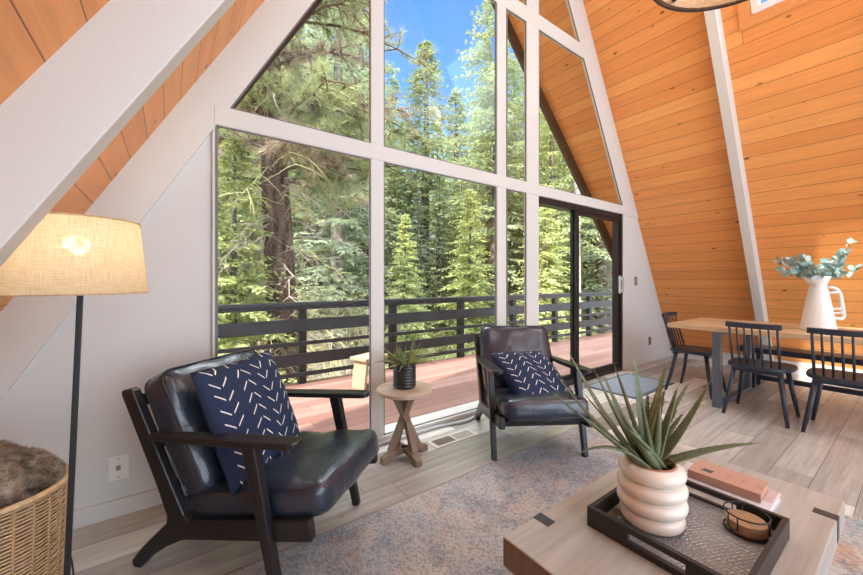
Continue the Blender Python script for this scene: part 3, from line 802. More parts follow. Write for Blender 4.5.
def pillow(parent, loc, rx, ry, rz, label):
    o = obj('throw_pillow', pillow_bm(.49, .16), 'pillow', None, True)
    Mx = Matrix.Translation(parent.location) @ Matrix.Rotation(parent.rotation_euler.z, 4, 'Z') @ Matrix.Translation(loc) @ Matrix.Rotation(rz, 4, 'Z') @ Matrix.Rotation(rx, 4, 'X') @ Matrix.Rotation(ry, 4, 'Z')
    o.matrix_world = Mx
    return tag(o, label, 'pillow', 'navy chevron throw pillows')
pillow(arm_a, (.055, -.055, .58), math.radians(112)-PI, 0, math.radians(4), 'navy chevron pillow standing on the near left armchair')
pillow(arm_b, (-.02, .085, .482), math.radians(144)-PI, math.radians(-4), math.radians(25), 'navy chevron pillow lying back on the armchair at centre')

# ------------------------------------------------------------------ side table and its plant
t = thing('side_table', 'small round weathered pine table with crossed legs by the window', 'table', (1.265, -.313, 0))
bm = BM(); lathe(bm, [(0, .430), (.180, .430), (.185, .434), (.185, .452), (.181, .456), (0, .456)], 48); obj('tabletop', bm, 'sidetop', t)
for k in range(2):
    R = Matrix.Rotation(k*PI/2, 3, 'Z')
    bm = BM()
    pts = [(-.175, 0), (-.125, 0), (-.105, .022), (-.03, .038), (.03, .038), (.105, .022), (.125, 0), (.175, 0), (.175, .038), (.155, .046), (.09, .066), (-.09, .066), (-.155, .046), (-.175, .038)]
    prism(bm, pts, lambda a, b, c: R @ Vector((a, c, b)), -.0225, .0225); obj('foot', bm, 'sidewood', t, bevel=.003)
for k in range(4):
    R = Matrix.Rotation(k*PI/2, 3, 'Z')
    bm = BM(); o = .012*(1 if k % 2 else -1)
    bar(bm, R @ Vector((.10, o, .055)), R @ Vector((-.085, o, .43)), .038, .042, up=R @ Vector((0, 1, 0))); obj('leg', bm, 'sidewood', t, bevel=.003)
sp = thing('spiky_houseplant', 'small spiky plant in black ribbed pot on round side table', 'plant', (1.272, -.300, .4565)); sp.scale = (1.33,)*3
prof = [(0, 0), (.050, 0)]
for k in range(8):
    z = .006+.0145*k; prof += [(.055, z), (.058, z+.004), (.058, z+.009), (.0555, z+.012)]
prof += [(.054, .122), (.050, .122), (.049, .105), (0, .103)]
bm = BM(); lathe(bm, prof, 32); obj('pot', bm, 'potglaze', sp, True)
for k in range(46):
    bm = BM(); a = random.uniform(0, 2*PI); e = random.uniform(.5, 1.45); L = random.uniform(.10, .19)
    d = Vector((math.cos(a)*math.cos(e), math.sin(a)*math.cos(e), math.sin(e)))
    b0 = Vector((math.cos(a)*.02, math.sin(a)*.02, .10)); pts = []
    for s in range(6):
        f = s/5; pts.append(b0+d*L*f+Vector((0, 0, -.5*L*f*f*math.cos(e))))
    tube(bm, pts, [.0032, .0042, .004, .003, .002, .0006], 5)
    obj('leaf', bm, 'grass' if k % 3 else 'grass2', sp, True)

# ------------------------------------------------------------------ dining table, chairs, pitcher
DT = .735
t = thing('dining_table', 'long honey wood dining table with grey steel frame legs', 'table', (4.585, -2.05, 0))
bm = BM(); rnd = random.Random(3)
ys = [-1.26+2.52*i/24 for i in range(25)]
left = [(-.475+.012*noise.noise(Vector((y*2.1, 1, 0))), y) for y in ys]; right = [(.475+.012*noise.noise(Vector((y*2.1, 7, 0))), y) for y in ys[::-1]]
prism(bm, left+right, XY, DT-.045, DT); obj('tabletop', bm, 'tabletop', t, bevel=.005)
for sy, nm in ((.84, 'far'), (-.84, 'near')):
    bm = BM(); y0, y1 = sy-.03, sy+.03
    bx(bm, -.535, -.495+.03, y0, y1, .0, DT-.046) if False else None
    bx(bm, -.52, -.44, y0, y1, 0, DT-.046); bx(bm, .44, .50, y0, y1, 0, DT-.046); bx(bm, -.44, .44, y0, y1, 0, .03); bx(bm, -.44, .44, y0, y1, DT-.076, DT-.046)
    obj('leg_frame', bm, 'steel', t, bevel=.003)
# steel-framed bench on the far side of the table
bn = thing('dining_bench', 'dark blue-black bench on far side of the dining table', 'bench', (5.27, -2.05, 0))
bm = BM(); bx(bm, -.15, .15, -.95, .95, .385, .44); obj('bench_seat', bm, 'navywood', bn, bevel=.006)
for sy in (-.82, .82):
    bm = BM(); bx(bm, -.13, -.085, sy-.025, sy+.025, 0, .385); bx(bm, .085, .13, sy-.025, sy+.025, 0, .385); obj('leg', bm, 'navywood', bn, bevel=.003)
bm = BM(); bx(bm, -.02, .02, -.80, .80, .08, .13); obj('stretcher', bm, 'navywood', bn, bevel=.003)

def spindle_chair(label):
    t = thing('dining_chair', label, 'chair')
    # local +Y is forward
    bm = BM(); out = []
    for k in range(40):
        a = 2*PI*k/40; ca, sa = math.cos(a), math.sin(a)
        x = .215*math.copysign(abs(ca)**.55, ca); y = .205*math.copysign(abs(sa)**.6, sa)
        x *= 1+.06*(y/.2); out.append((x, y))
    prism(bm, out, XY, .415, .447); obj('seat', bm, 'navywood', t, bevel=.010)
    for sx in (-1, 1):
        for sy in (-1, 1):
            bm = BM(); tube(bm, [(sx*.205, sy*.20+(-.01 if sy < 0 else 0), 0), (sx*.175, sy*.165, .20), (sx*.145, sy*.13, .42)], [.0125, .0175, .0195], 10); obj('leg', bm, 'navywood', t, True)
    bm = BM(); bar(bm, (-.16, -.145, .40), (.16, -.145, .40), .03, .03); bar(bm, (-.16, .145, .40), (.16, .145, .40), .03, .03); obj('seat_rail', bm, 'navywood', t)
    arc = lambda x, top: (x*(.80 if top else .80), -.175-(.10 if top else 0)+.55*x*x*(1 if top else .9), .79+.0*x if top else .44)
    bm = BM()
    n = 12; A = []
    for i in range(n+1):
        x = -.225+.45*i/n; p = Vector(arc(x, True)); A.append([bm.verts.new(p+Vector((0, dy, dz))) for dy, dz in ((-.012, -.022), (.012, -.02), (.010, .024), (-.012, .022))])
    for P, Q in zip(A, A[1:]):
        for k in range(4): bm.faces.new((P[k], P[(k+1) % 4], Q[(k+1) % 4], Q[k]))
    bm.faces.new(A[0]); bm.faces.new(A[-1])
    obj('top_rail', bm, 'navywood', t, bevel=.006)
    for i in range(7):
        x = -.19+.38*i/6
        bm = BM(); p, q = Vector(arc(x, False)), Vector(arc(x, True)); r = .0095 if i in (0, 6) else .0075
        tube(bm, [p, p.lerp(q, .4), q-Vector((0, 0, .015))], [r*.85, r*1.15, r*.85], 8); obj('spindle', bm, 'navywood', t, True)
    return t
c1 = spindle_chair('navy-black spindle dining chair with its back to us, left of the two before the table')
c1.location = (4.16, -1.50, 0); c1.rotation_euler = (0, 0, -PI/2)
c2 = copy_tree(c1); c2['label'] = 'navy-black spindle dining chair cut by right frame edge, before the pitcher'; c2.location = (4.155, -1.995, 0)
c3 = copy_tree(c1); c3['label'] = 'navy-black spindle dining chair tucked under far end of the table'; c3.location = (4.505, -.915, 0); c3.rotation_euler = (0, 0, PI)
for c in (c1, c2, c3): c['group'] = 'spindle chairs round the dining table'

VX, VY = 4.52, -1.80
pt = thing('pitcher', 'tall white stoneware pitcher with rungs in its handle on table', 'pitcher', (VX, VY, DT), math.radians(-52))
bm = BM(); lathe(bm, [(0, 0), (.108, 0), (.114, .006), (.111, .03), (.093, .15), (.073, .28), (.056, .365), (.052, .390), (.062, .42), (.082, .468), (.079, .470), (.058, .425), (.048, .390), (.052, .36), (.08, .10), (0, .05)], 48)
for v in bm.verts:
    if v.co.z > .39 and v.co.x < -.02:
        k = (v.co.z-.39)/.055*max(0, (-v.co.x-.02)/.06)
        v.co.x -= .028*k; v.co.y *= 1-.35*k
obj('body', bm, 'pitcher', pt, True)
bm = BM(); tube(bm, [(.058, 0, .375), (.115, 0, .372), (.150, 0, .335), (.158, 0, .24), (.178, 0, .13), (.165, 0, .105), (.14, 0, .105), (.10, 0, .115)], [.014, .014, .015, .015, .016, .016, .015, .013], 10); hd = obj('handle', bm, 'pitcher', pt, True, sub=1)
bm = BM(); tube(bm, [(.068, 0, .325), (.15, 0, .335)], .012, 10); tube(bm, [(.09, 0, .19), (.168, 0, .19)], .011, 10); tube(bm, [(.088, 0, .15), (.17, 0, .16)], .009, 8); obj('rung', bm, 'pitcher', hd, True)
eu = thing('eucalyptus_bunch', 'loose bunch of blue-green eucalyptus sprigs in the white pitcher', 'plant', (VX, VY, DT+.435))
for k in range(15):
    a = 2*PI*k/15+random.uniform(-.2, .2); e = random.uniform(.45, 1.15); L = random.uniform(.20, .36)
    if k % 3 == 0: L *= 1.15
    d = Vector((math.cos(a)*math.cos(e), math.sin(a)*math.cos(e), math.sin(e))); b0 = Vector((math.cos(a)*.02, math.sin(a)*.02, -.03))
    pts = [b0+d*L*s/5+Vector((0, 0, .10*(s/5)-.20*(s/5)**2*math.cos(e))) for s in range(6)]
    bm = BM(); tube(bm, pts, [.003, .0028, .0024, .002, .0016, .001], 5); st = obj('stem', bm, 'stem', eu, True)
    lf = [BM(), BM()]
    for s in range(15):
        f = .25+.75*s/14; i = min(4, int(f*5)); p = pts[i].lerp(pts[i+1], f*5-i)
        r = random.uniform(.020, .034)*(1.1-.3*f)
        off = Vector((random.uniform(-1, 1), random.uniform(-1, 1), random.uniform(-.6, .8))).normalized()
        nrm = Vector((random.uniform(-1, 1), random.uniform(-1, 1), random.uniform(-.3, 1))).normalized()
        u = nrm.cross(off).normalized(); w = u.cross(nrm)
        b = lf[s % 2]; c = p+off*r*1.1
        ctr = b.verts.new(c-nrm*r*.12); ring = [b.verts.new(c+u*(r*.9*math.cos(2*PI*q/9))+w*(r*math.sin(2*PI*q/9))) for q in range(9)]
        for q in range(9): b.faces.new((ctr, ring[q], ring[(q+1) % 9]))
    for b, mt in zip(lf, ('euca', 'euca2')): obj('leaves', b, mt, st, True)

# ------------------------------------------------------------------ floor lamp, basket, blanket
LX, LY = -.225, -.826
lp = thing('floor_lamp', 'lit floor lamp with cream linen drum shade left of near armchair', 'lamp', (LX, LY, 0))
z0, z1, r0, r1 = 1.125, 1.345, .172, .150
bm = BM(); lathe(bm, [(r0, z0), (r1, z1)], 64); o = obj('lamp_shade', bm, 'shade', lp, True)
for r, z in ((r0, z0), (r1, z1)):
    bm = BM(); tube(bm, [(r*math.cos(2*PI*k/48), r*math.sin(2*PI*k/48), z) for k in range(48)], .003, 6, True); obj('shade_trim', bm, 'shade', o, True)
bm = BM(); bar(bm, (-.030, -.0, .018), (.010, 0, 1.19), .014, .014, up=(0, 1, 0)); obj('pole', bm, 'black', lp, bevel=.002)
bm = BM(); lathe(bm, [(0, 0), (.13, 0), (.13, .014), (.02, .02), (0, .02)], 40, (-.030, 0, 0)); obj('base', bm, 'black', lp)
bm = BM(); lathe(bm, [(0, 1.19), (.018, 1.19), (.018, 1.235), (0, 1.24)], 16); obj('socket', bm, 'black', lp)
bm = BM(); bmesh.ops.create_icosphere(bm, subdivisions=3, radius=.030, matrix=Matrix.Translation((0, 0, 1.27))); obj('bulb', bm, 'bulb', lp, True)
bm = BM(); pts = [(-.30, -.55, .30), (-.292, -.52, .18), (-.275, -.50, .09), (-.29, -.54, .012), (-.30, -.62, .006), (-.29, -.70, .006), (LX-.03, LY+.02, .012)]
bm = BM(); tube(bm, [(p[0]-LX, p[1]-LY, p[2]) for p in pts], .0035, 6); obj('power_cord', bm, 'cord', lp, True, sub=1)

BX, BY, BR, BH = -.470, -.560, .180, .475
bk = thing('storage_basket', 'round open-weave rattan basket beside the floor lamp', 'basket', (BX, BY, 0))
bm = BM(); N = 40
for i in range(N):
    z = .015+(BH-.03)*i/(N-1); r = BR*(.92+.08*i/(N-1))
    tube(bm, [((r+.0015*math.sin(12*2*PI*k/48+i*PI))*math.cos(2*PI*k/48), (r+.0015*math.sin(12*2*PI*k/48+i*PI))*math.sin(2*PI*k/48), z) for k in range(48)], .0031, 5, True)
obj('woven_strands', bm, 'rattan', bk, True)
for k in range(24):
    bm = BM(); a = 2*PI*k/24
    tube(bm, [(BR*.92*math.cos(a), BR*.92*math.sin(a), .005), (BR*math.cos(a), BR*math.sin(a), BH)], .0045, 5); obj('stake', bm, 'rattan_dark', bk, True)
bm = BM(); tube(bm, [((BR+.003)*math.cos(2*PI*k/48), (BR+.003)*math.sin(2*PI*k/48), BH) for k in range(48)], .010, 8, True); obj('rim', bm, 'rattan', bk, True)
bm = BM(); lathe(bm, [(0, .004), (BR*.92, .004), (BR*.92, .010), (0, .010)], 32); obj('basket_bottom', bm, 'rattan', bk)

def fur_lump(bm, c, s, rot=0., seed=0, amp=.02):
    g = bmesh.ops.create_icosphere(bm, subdivisions=5, radius=1)['verts']
    Rz = Matrix.Rotation(rot, 3, 'Z')
    for v in g:
        q = v.co.copy(); q2 = Vector([math.copysign(abs(a)**.8, a) for a in q])
        p = Vector((q2.x*s[0], q2.y*s[1], q2.z*s[2]))
        p += q*amp*(noise.noise(q*1.6+Vector((seed, 0, 0)))*1.6+.15*noise.noise(q*5+Vector((seed, 5, 0))))
        v.co = Rz @ p+Vector(c)
bl = thing('fur_blanket', 'brown and grey faux fur throw bundled in the rattan basket', 'blanket', (BX, BY, .18))
def furry(name, args):
    bm = BM()
    for a in args: fur_lump(bm, *a)
    bm.normal_update(); rd = random.Random(5); add = []
    for f in list(bm.faces):
        c = f.calc_center_median(); n = f.normal
        if c.z < .12: continue
        for q in range(2):
            b = c+Vector((rd.uniform(-1, 1), rd.uniform(-1, 1), rd.uniform(-1, 1)))*.004
            d = (n+Vector((rd.uniform(-1, 1), rd.uniform(-1, 1), rd.uniform(-1.2, .6)))*.7).normalized(); w = d.orthogonal().normalized()*.0013
            add.append((b-w, b+w, b+d*rd.uniform(.006, .012)))
    vs = [v.co.copy() for v in bm.verts]; bm.verts.index_update(); fs = [[v.index for v in f.verts] for f in bm.faces]
    for a, b, c in add:
        i = len(vs); vs += [a, b, c]; fs.append([i, i+1, i+2])
    bm.free()
    return raw(name, vs, fs, 'fur', bl, True)
furry('bundle', [((0, 0, .14), (.140, .140, .20), 0, 1, .012)])
furry('fold', [((.075, .03, .335), (.115, .055, .050), 2.3, 4, .014), ((-.01, -.05, .345), (.12, .062, .070), 2.4, 9, .014), ((.05, .10, .30), (.13, .050, .045), 2.5, 3, .012), ((.01, .04, .385), (.12, .045, .040), 2.35, 6, .012)])

# ------------------------------------------------------------------ chandelier
cz = 3.03
cd = thing('chandelier', 'round wood and iron ring chandelier at top edge of picture', 'chandelier', (2.61, -1.80, cz))
bm = BM(); n = 64; R0 = .50
lathe(bm, [(R0-.012, 0), (R0+.012, 0), (R0+.012, .075), (R0-.012, .075), (R0-.012, 0)], n); obj('wood_ring', bm, 'ringwood', cd)
bm = BM(); lathe(bm, [(R0+.010, -.008), (R0+.018, -.008), (R0+.018, .012), (R0+.010, .012), (R0+.010, -.008)], n); lathe(bm, [(R0+.010, .065), (R0+.018, .065), (R0+.018, .083), (R0+.010, .083), (R0+.010, .065)], n); obj('iron_band', bm, 'iron', cd)
for k in range(3):
    bm = BM(); a = PI*k/3+.2; bar(bm, (R0*math.cos(a), R0*math.sin(a), .035), (-R0*math.cos(a), -R0*math.sin(a), .035), .022, .022); obj('spoke', bm, 'iron', cd)
for k in range(6):
    a = PI*k/3+.2; x, y = .41*math.cos(a), .41*math.sin(a)
    bm = BM(); lathe(bm, [(0, .04), (.03, .046), (.012, .05), (.011, .13), (0, .13)], 16, (x, y, 0)); s = obj('candle_sleeve', bm, 'candle', cd, True)
    bm = BM(); lathe(bm, [(0, .13), (.010, .135), (.014, .155), (.006, .185), (0, .195)], 12, (x, y, 0)); obj('bulb', bm, 'flame', s, True)
bm = BM(); tube(bm, [(0, 0, .035), (0, 0, 6.45-cz)], .008, 8)
for k in range(3):
    a = 2*PI*k/3; tube(bm, [(R0*math.cos(a), R0*math.sin(a), .07), (0, 0, .75)], .004, 6)
obj('hanging_rod', bm, 'iron', cd)
#FOREST#
# ------------------------------------------------------------------ forest beyond the deck
def gh(x, y):
    b = -1.35+max(0, y-4.5)*.10+max(0, y-22)*.10
    return b+.35*noise.noise(Vector((x*.13, y*.13, 0)))*min(1, max(0, (y-2.2)/3))+.10*noise.noise(Vector((x*.6, y*.6, 4)))
vs_, fs_ = [], []; nx, ny = 90, 60
for j in range(ny+1):
    for i in range(nx+1):
        x = -32+110*i/nx; y = -3+88*(j/ny)**1.5
        vs_.append((x, y, gh(x, y)-(.3 if y < 2 else 0)))
for j in range(ny):
    for i in range(nx):
        a = j*(nx+1)+i; fs_.append((a, a+1, a+nx+2, a+nx+1))
tag(raw('ground', vs_, fs_, 'ground', None, True), 'tan and green forest floor rising beyond the deck', 'ground', None, 'structure')

def rhomb(V, F, p, d, l, w, n):
    s = d.cross(n).normalized()*w; i = len(V)
    V += [p, p+d*(l*.45)+s, p+d*l, p+d*(l*.45)-s]; F.append((i, i+1, i+2, i+3))
def fir_meshes(H, R, seed, low=.06, step=.30, nb=7, fin=1.):
    rd = random.Random(seed); V, F = [], []; TV, TF = [], []
    rings = 14
    for i in range(rings+1):
        f = i/rings; r = .018*H*(1-f)**.9*.75+.012
        for k in range(9): TV.append((r*math.cos(2*PI*k/9)+.04*math.sin(f*5+seed), r*math.sin(2*PI*k/9), H*f-.3*(1-f)))
    for i in range(rings):
        for k in range(9): TF.append((i*9+k, i*9+(k+1) % 9, i*9+9+(k+1) % 9, i*9+9+k))
    h = H*low
    while h < H*.985:
        f = h/H; L0 = R*(1-f)**.85+.10
        for b in range(nb):
            az = rd.uniform(0, 2*PI); L = L0*rd.uniform(.65, 1.1); rise = rd.uniform(-.05, .35)*(f+.15)
            dr = Vector((math.cos(az), math.sin(az), 0)); sd = Vector((-dr.y, dr.x, 0))
            n = max(3, int(L/.17*fin)); hb = h+rd.uniform(-.12, .12)
            for s in range(n+1):
                q = s/n
                if q < .12: continue
                p = dr*(L*q)+Vector((0, 0, hb+L*(rise*q-.38*q*q+.10*q**4)))
                sl = (.30*(1-q)+.14)*min(1.2, .45+L*.4)
                for sg in (-1, 1):
                    d = (dr*rd.uniform(.35, .8)+sd*sg*rd.uniform(.55, 1.)+Vector((0, 0, rd.uniform(-.55, .08)))).normalized()
                    nn = Vector((rd.uniform(-.6, .6), rd.uniform(-.6, .6), 1)).normalized()
                    rhomb(V, F, p, d, sl*rd.uniform(.75, 1.25), .032+.03*sl, nn)
                    m = p+d*sl*.45
                    for _ in range(2):
                        d2 = (d+Vector((rd.uniform(-.9, .9), rd.uniform(-.9, .9), rd.uniform(-.9, .35)))).normalized()
                        rhomb(V, F, m, d2, sl*.55, .026, Vector((rd.uniform(-1, 1), rd.uniform(-1, 1), .6)).normalized())
        h += step*(1.15-.6*f)
    for k in range(5): rhomb(V, F, Vector((0, 0, H*.965)), Vector((rd.uniform(-.15, .15), rd.uniform(-.15, .15), 1)).normalized(), H*.045, .035, Vector((math.cos(k), math.sin(k), 0)))
    return V, F, TV, TF
def fir_proto(name, H, R, seed, leaf, bk, **kw):
    V, F, TV, TF = fir_meshes(H, R, seed, **kw)
    t = thing(name, '-', 'tree'); raw('trunk', TV, TF, bk, t, True); raw('foliage', V, F, leaf, t)
    return t
protos = {'a': (fir_proto('fir_tree', 14, 2.3, 1, 'fir', 'bark2'), 14), 'b': (fir_proto('fir_tree', 14, 1.75, 2, 'fir_blue', 'bark2', nb=6), 14),
          'c': (fir_proto('fir_tree', 6, 1.6, 3, 'fir_light', 'bark2', step=.2, nb=8, fin=1.4), 6), 'd': (fir_proto('fir_tree', 14, 2.5, 4, 'fir_light', 'bark2', nb=6), 14),
          'e': (fir_proto('fir_tree', 14, 2.2, 8, 'fir', 'bark_pale', low=.26, nb=6), 14)}
used = set()
def fir(kind, u, t, apex, label, group, wide=1., rd=random.Random(11)):
    p, H = protos[kind]
    c = along(u, HOR, t); gz = gh(c.x, c.y); top = CAM.z+t*(HOR-apex)/F_PX
    o = p if kind not in used else copy_tree(p); used.add(kind)
    s = (top-gz)/H
    o.location = (c.x, c.y, gz); o.rotation_euler = (0, 0, rd.uniform(0, 6)); o.scale = (s*wide, s*wide, s)
    o['label'] = label; o['group'] = group
    return o
G1 = 'tall firs standing singly against the sky'
fir('a', 425, 17, 40, 'tall pointed fir rising against the blue sky', G1, 1.75)
fir('b', 456, 21, 88, 'second, shorter pointed fir right of the tallest one against sky', G1, 1.9)
fir('b', 394, 23, 74, 'narrow fir spire just right of the wide upright, against sky', G1, 1.3)
fir('a', 497, 13.5, -95, 'very tall fir behind the two narrow uprights, cut by the top frame', G1, 1.15)
fir('d', 552, 14, -40, 'sunlit yellow-green fir seen above the sliding door', G1, .8)
fir('e', 577, 12, -80, 'pale bare-trunked fir seen above the sliding door', G1, .75)
fir('c', 234, 5.7, 140, 'small bright yellow-green fir at left edge of the window', 'bright young firs by the deck', 1.1)
fir('c', 208, 5.6, 190, 'bright young fir half hidden behind the left window edge', 'bright young firs by the deck', 1.)
fir('c', 545, 9.5, 185, 'bright young fir seen through the fixed door panel', 'bright young firs by the deck', 1.1)
fir('c', 470, 11, 190, 'bright young fir behind the railing left of narrow window', 'bright young firs by the deck', 1.)
fir('c', 405, 10.5, 215, 'bright young fir behind the railing right of the wide upright', 'bright young firs by the deck', 1.)
G2 = 'firs filling the forest behind the nearer trees'
L2 = 'fir of the mixed forest behind the nearer trees'
rd = random.Random(21)
for u, t, ap, k in ((222, 12, -60, 'a'), (248, 15, -80, 'd'), (312, 13, -70, 'a'), (338, 11, -120, 'b'), (362, 15, -60, 'a'), (205, 17, -90, 'a'), (285, 19, -40, 'd'),
                    (322, 20, 20, 'e'), (352, 24, 10, 'b'), (372, 19, 60, 'd'), (408, 27, 118, 'a'), (438, 26, 120, 'd'), (476, 24, 112, 'a'), (514, 19, 60, 'b'), (490, 19, 60, 'd'), (440, 14, 165, 'a'),
                    (530, 22, 20, 'a'), (566, 20, -30, 'd'), (590, 18, -60, 'a'), (604, 14, -90, 'b'), (620, 18, -60, 'd'), (640, 16, -40, 'a'), (395, 16, 150, 'd'), (418, 13, 190, 'b'), (462, 15, 170, 'd'),
                    (505, 15, 120, 'a'), (535, 16, 110, 'd'), (180, 14, -60, 'a'), (150, 12, -80, 'b'), (660, 20, -20, 'a'), (690, 18, -40, 'd'), (340, 30, 60, 'a'), (300, 28, 40, 'd'), (250, 26, 30, 'a'), (455, 32, 135, 'a'), (425, 34, 150, 'd'), (390, 33, 120, 'a'), (500, 30, 70, 'b'), (550, 30, 40, 'a'), (595, 28, 20, 'd')):
    fir(k, u, t, ap, L2, G2, rd.uniform(1.15, 1.6))

# big pine close to the deck
P0 = Vector((1.57, 4.25, 0)); pz = gh(P0.x, P0.y)
pine = thing('pine_tree', 'thick-trunked pine with bare lichened twigs close behind railing, left pane', 'tree', (P0.x, P0.y, pz))
bm = BM(); pts = [(.16-.055*k, .0, -.3+1.0*k) for k in range(18)]
tube(bm, pts, [.33, .275, .255]+[.24-.012*k for k in range(15)], 20)
for v in bm.verts: v.co += Vector((v.co.x-.1, v.co.y, 0)).normalized()*.03*noise.noise(v.co*3.5)
obj('trunk', bm, 'bark', pine, True)
rd = random.Random(4)
def limb(bm, p, d, L, r, sag, wig=.10, n=8):
    pts = []
    for s in range(n+1):
        f = s/n
        pts.append(p+d*(L*f)+Vector((0, 0, -sag*f*f*L))+Vector((rd.uniform(-1, 1), rd.uniform(-1, 1), rd.uniform(-1, 1)))*wig*L*.18*f)
    tube(bm, pts, [r*(1-.85*s/n) for s in range(n+1)], 5); return pts
TV = {'pine': ([], []), 'pine_dead': ([], [])}
def tuft(p, d, dead):
    V, F = TV['pine_dead' if dead else 'pine']
    for _ in range(26):
        e = (d*.7+Vector((rd.uniform(-1, 1), rd.uniform(-1, 1), rd.uniform(-1, 1)))).normalized(); w = e.orthogonal().normalized()*.006; i = len(V)
        q = p-d*rd.uniform(0, .08); V += [q-w, q+w, q+e*rd.uniform(.13, .22)]; F.append((i, i+1, i+2))
live = BM(); bare = BM(); lich = BM()
for k in range(95):
    h = rd.uniform(4.3, 9.5); az = rd.uniform(0, 2*PI) if k % 2 else rd.uniform(-2.9, .4)
    d = Vector((math.cos(az), math.sin(az), rd.uniform(-.1, .35))).normalized(); L = rd.uniform(1.3, 2.7)
    p = Vector((.16-.055*h, 0, h-.3)); pts = limb(live, p, d, L, .035, .28)
    dead = rd.random() < .20
    for s in range(3, 9):
        for _ in range(4):
            sd = (d*.6+Vector((rd.uniform(-1, 1), rd.uniform(-1, 1), rd.uniform(-.8, .5)))).normalized(); sl = rd.uniform(.15, .55)
            q = limb(live, pts[s], sd, sl, .010, .2, .1, 3)
            tuft(q[-1], sd, dead); tuft(q[2], sd, dead)
            if rd.random() < .5: tuft(q[1], sd, dead)
for k in range(120):
    h = rd.uniform(1.2, 6.5); az = rd.uniform(0, 2*PI)
    d = Vector((math.cos(az), math.sin(az), rd.uniform(-.35, .25))).normalized(); L = rd.uniform(.6, 2.0)
    b = lich if k % 3 == 0 else bare
    pts = limb(b, Vector((.16-.055*h, 0, h-.3)), d, L, .016, .35, .35)
    for s in range(2, 9):
        for _ in range(2): limb(b, pts[s], (d*.4+Vector((rd.uniform(-1, 1), rd.uniform(-1, 1), rd.uniform(-1, .4)))).normalized(), rd.uniform(.15, .5), .006, .3, .4, 4)
obj('live_branches', live, 'bark', pine); obj('bare_twigs', bare, 'twig', pine); tag(obj('lichened_twigs', lich, 'lichen', pine), 'yellowish lichened twigs')
raw('needles', *TV['pine'], 'pine', pine); tag(raw('dead_needles', *TV['pine_dead'], 'pine_dead', pine), 'brown dead needles')

# leafless and leafy shrubs along the deck
def leaf_cloud(V, F, c, r, n, sz, rd):
    for _ in range(n):
        q = Vector((rd.gauss(0, 1), rd.gauss(0, 1), rd.gauss(0, 1))).normalized()*(rd.random()**.4)
        p = Vector(c)+Vector((q.x*r[0], q.y*r[1], q.z*r[2])); d = Vector((rd.uniform(-1, 1), rd.uniform(-1, 1), rd.uniform(-1, 1))).normalized()
        rhomb(V, F, p, d, sz*rd.uniform(.7, 1.4), sz*.35, d.orthogonal())
def shrub(x, y, h, label, dense, seed):
    rd2 = random.Random(seed); gz = gh(x, y)
    t = thing('shrub', label, 'shrub', (x, y, gz), rd2.uniform(0, 6), 'shrubs along the outer side of the deck')
    bm = BM()
    global rd
    old = rd; rd = rd2; V, F = [], []
    for k in range(12):
        a = rd2.uniform(0, 2*PI); e = rd2.uniform(.7, 1.5); d = Vector((math.cos(a)*math.cos(e), math.sin(a)*math.cos(e), math.sin(e)))
        pts = limb(bm, Vector((0, 0, -.05)), d, h*rd2.uniform(.6, 1.05), .014, .15, .5)
        for s in range(3, 9):
            for _ in range(2):
                q = limb(bm, pts[s], (d+Vector((rd2.uniform(-1, 1), rd2.uniform(-1, 1), rd2.uniform(-.3, 1)))).normalized(), h*.2, .005, .2, .5, 3)
                leaf_cloud(V, F, q[-1], (.16, .16, .13), dense, .055, rd2)
    rd = old
    obj('stems', bm, 'twig', t)
    if V: raw('foliage', V, F, 'bush', t)
for k, (x, y, h, lab, dn) in enumerate(((.1, 3.4, 1.5, 'leafy green shrub at left end of the visible railing', 10), (.75, 3.5, 1.25, 'leafy green shrub left of the thick pine trunk', 12), (2.45, 3.8, 2.6, 'nearly leafless pale shrub right of the thick pine trunk', 1), (3.1, 4.9, 3.0, 'nearly leafless tall shrub behind railing at the wide upright', 2),
        (4.0, 3.6, 1.15, 'low leafy shrub behind railing right of the wide upright', 9), (5.2, 3.7, 1.3, 'low leafy shrub behind railing in the narrow window', 9), (6.9, 3.9, 1.4, 'low leafy shrub behind railing in the door glass', 8), (1.9, 5.8, 2.4, 'pale leafless shrub well behind the thick pine trunk', 1), (4.6, 6.5, 2.2, 'half-bare shrub far behind the side table', 4), (8.3, 4.3, 1.6, 'leafy shrub at right end of the visible railing', 8))):
    shrub(x, y, h, lab, dn, 40+k)
#ENDFOREST#
# ------------------------------------------------------------------ light
def light(name, kind, loc, energy, col=(1, 1, 1), **kw):
    l = bpy.data.lights.new(name, kind); l.energy = energy; l.color = col
    for k, v in kw.items(): setattr(l, k, v)
    o = bpy.data.objects.new(name, l); COL.objects.link(o); o.location = loc; return o
sun = light('sun', 'SUN', (0, 0, 20), 7.5, (1, .95, .88), angle=.012)
sun.rotation_euler = Vector((.62, .16, -.76)).to_track_quat('-Z', 'Y').to_euler()
light('lamp_bulb_light', 'POINT', (LX, LY, 1.27), 190, (1, .77, .45), shadow_soft_size=.03)
for k in range(6):
    q = PI*k/3+.2
    light('candle_light', 'POINT', (2.61+.41*math.cos(q), -1.80+.41*math.sin(q), 3.28), 5, (1, .80, .58), shadow_soft_size=.12)
for x, y, z in ((1.5, -3.0, 4.2), (3.7, -3.0, 4.2), (1.7, -4.4, 4.4), (3.5, -4.4, 4.4), (1.6, -5.6, 3.4), (3.6, -5.6, 3.4), (.2, -4.2, 1.9), (5.0, -4.4, 1.9)):  # added fill lamps behind the camera, no fixtures belong to them
    light('fill_light', 'POINT', (x, y, z), 13, (.58, .80, 1), shadow_soft_size=.3)

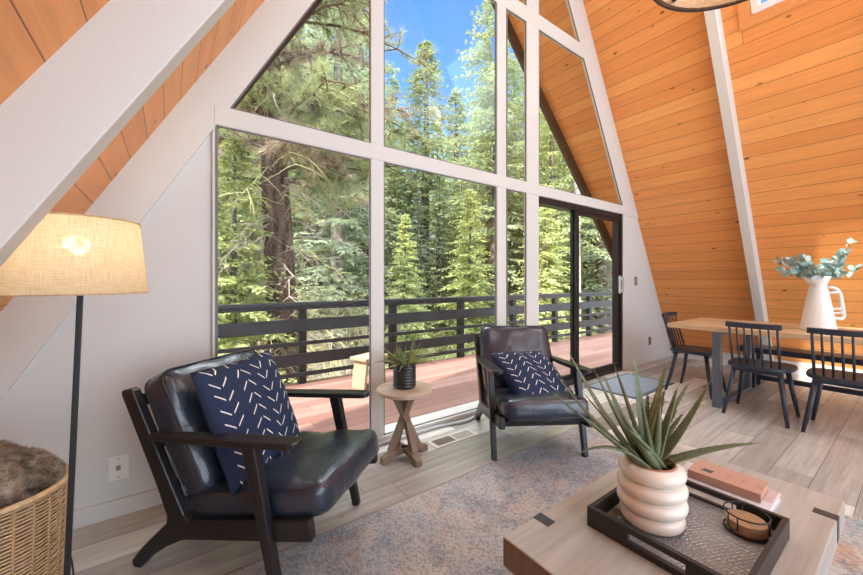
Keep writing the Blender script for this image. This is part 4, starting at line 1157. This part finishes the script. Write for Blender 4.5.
w = bpy.data.worlds.new('sky'); scn.world = w; w.use_nodes = True; nt = w.node_tree; nt.nodes.clear()
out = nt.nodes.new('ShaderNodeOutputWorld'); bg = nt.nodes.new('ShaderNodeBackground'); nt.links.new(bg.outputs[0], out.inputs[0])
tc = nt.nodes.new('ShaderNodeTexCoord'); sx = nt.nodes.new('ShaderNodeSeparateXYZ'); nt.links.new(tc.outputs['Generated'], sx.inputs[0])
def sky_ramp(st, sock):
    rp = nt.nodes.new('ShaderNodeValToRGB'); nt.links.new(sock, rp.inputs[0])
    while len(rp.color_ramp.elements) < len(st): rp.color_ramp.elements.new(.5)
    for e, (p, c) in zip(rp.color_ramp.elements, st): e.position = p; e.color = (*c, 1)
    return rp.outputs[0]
blue = sky_ramp([(.0, (.50, .56, .62)), (.12, (.50, .64, .84)), (.40, (.16, .36, .76)), (.64, (.09, .26, .66)), (.80, (7.5, 7.8, 8.2))], sx.outputs[2])  # zenith above the view whitened to send more light through the windows
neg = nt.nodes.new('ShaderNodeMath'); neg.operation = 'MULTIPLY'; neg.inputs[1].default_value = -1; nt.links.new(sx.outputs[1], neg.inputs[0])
rear_fill = sky_ramp([(.0, (0, 0, 0)), (.45, (1, 1, 1))], neg.outputs[0])
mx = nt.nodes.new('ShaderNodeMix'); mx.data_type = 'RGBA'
nt.links.new(rear_fill, mx.inputs[0]); nt.links.new(blue, mx.inputs[6]); mx.inputs[7].default_value = (1.9, 2.2, 2.55, 1)   # unseen sky behind the camera, brightened as fill for the room
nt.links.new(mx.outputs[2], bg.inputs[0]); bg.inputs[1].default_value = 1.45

cam = bpy.data.cameras.new('camera'); co = bpy.data.objects.new('camera', cam); COL.objects.link(co)
cam.sensor_width = 36; cam.lens = F_PX/863*36; cam.shift_y = -(287.5-HOR)/863; cam.clip_start = .02; cam.clip_end = 400
co.location = CAM; co.rotation_euler = (PI/2, 0, -YAW)
scn.camera = co
vs = scn.view_settings; vs.view_transform = 'Standard'; vs.look = 'None'; vs.gamma = 1; vs.use_curve_mapping = False; vs.exposure = 0.36
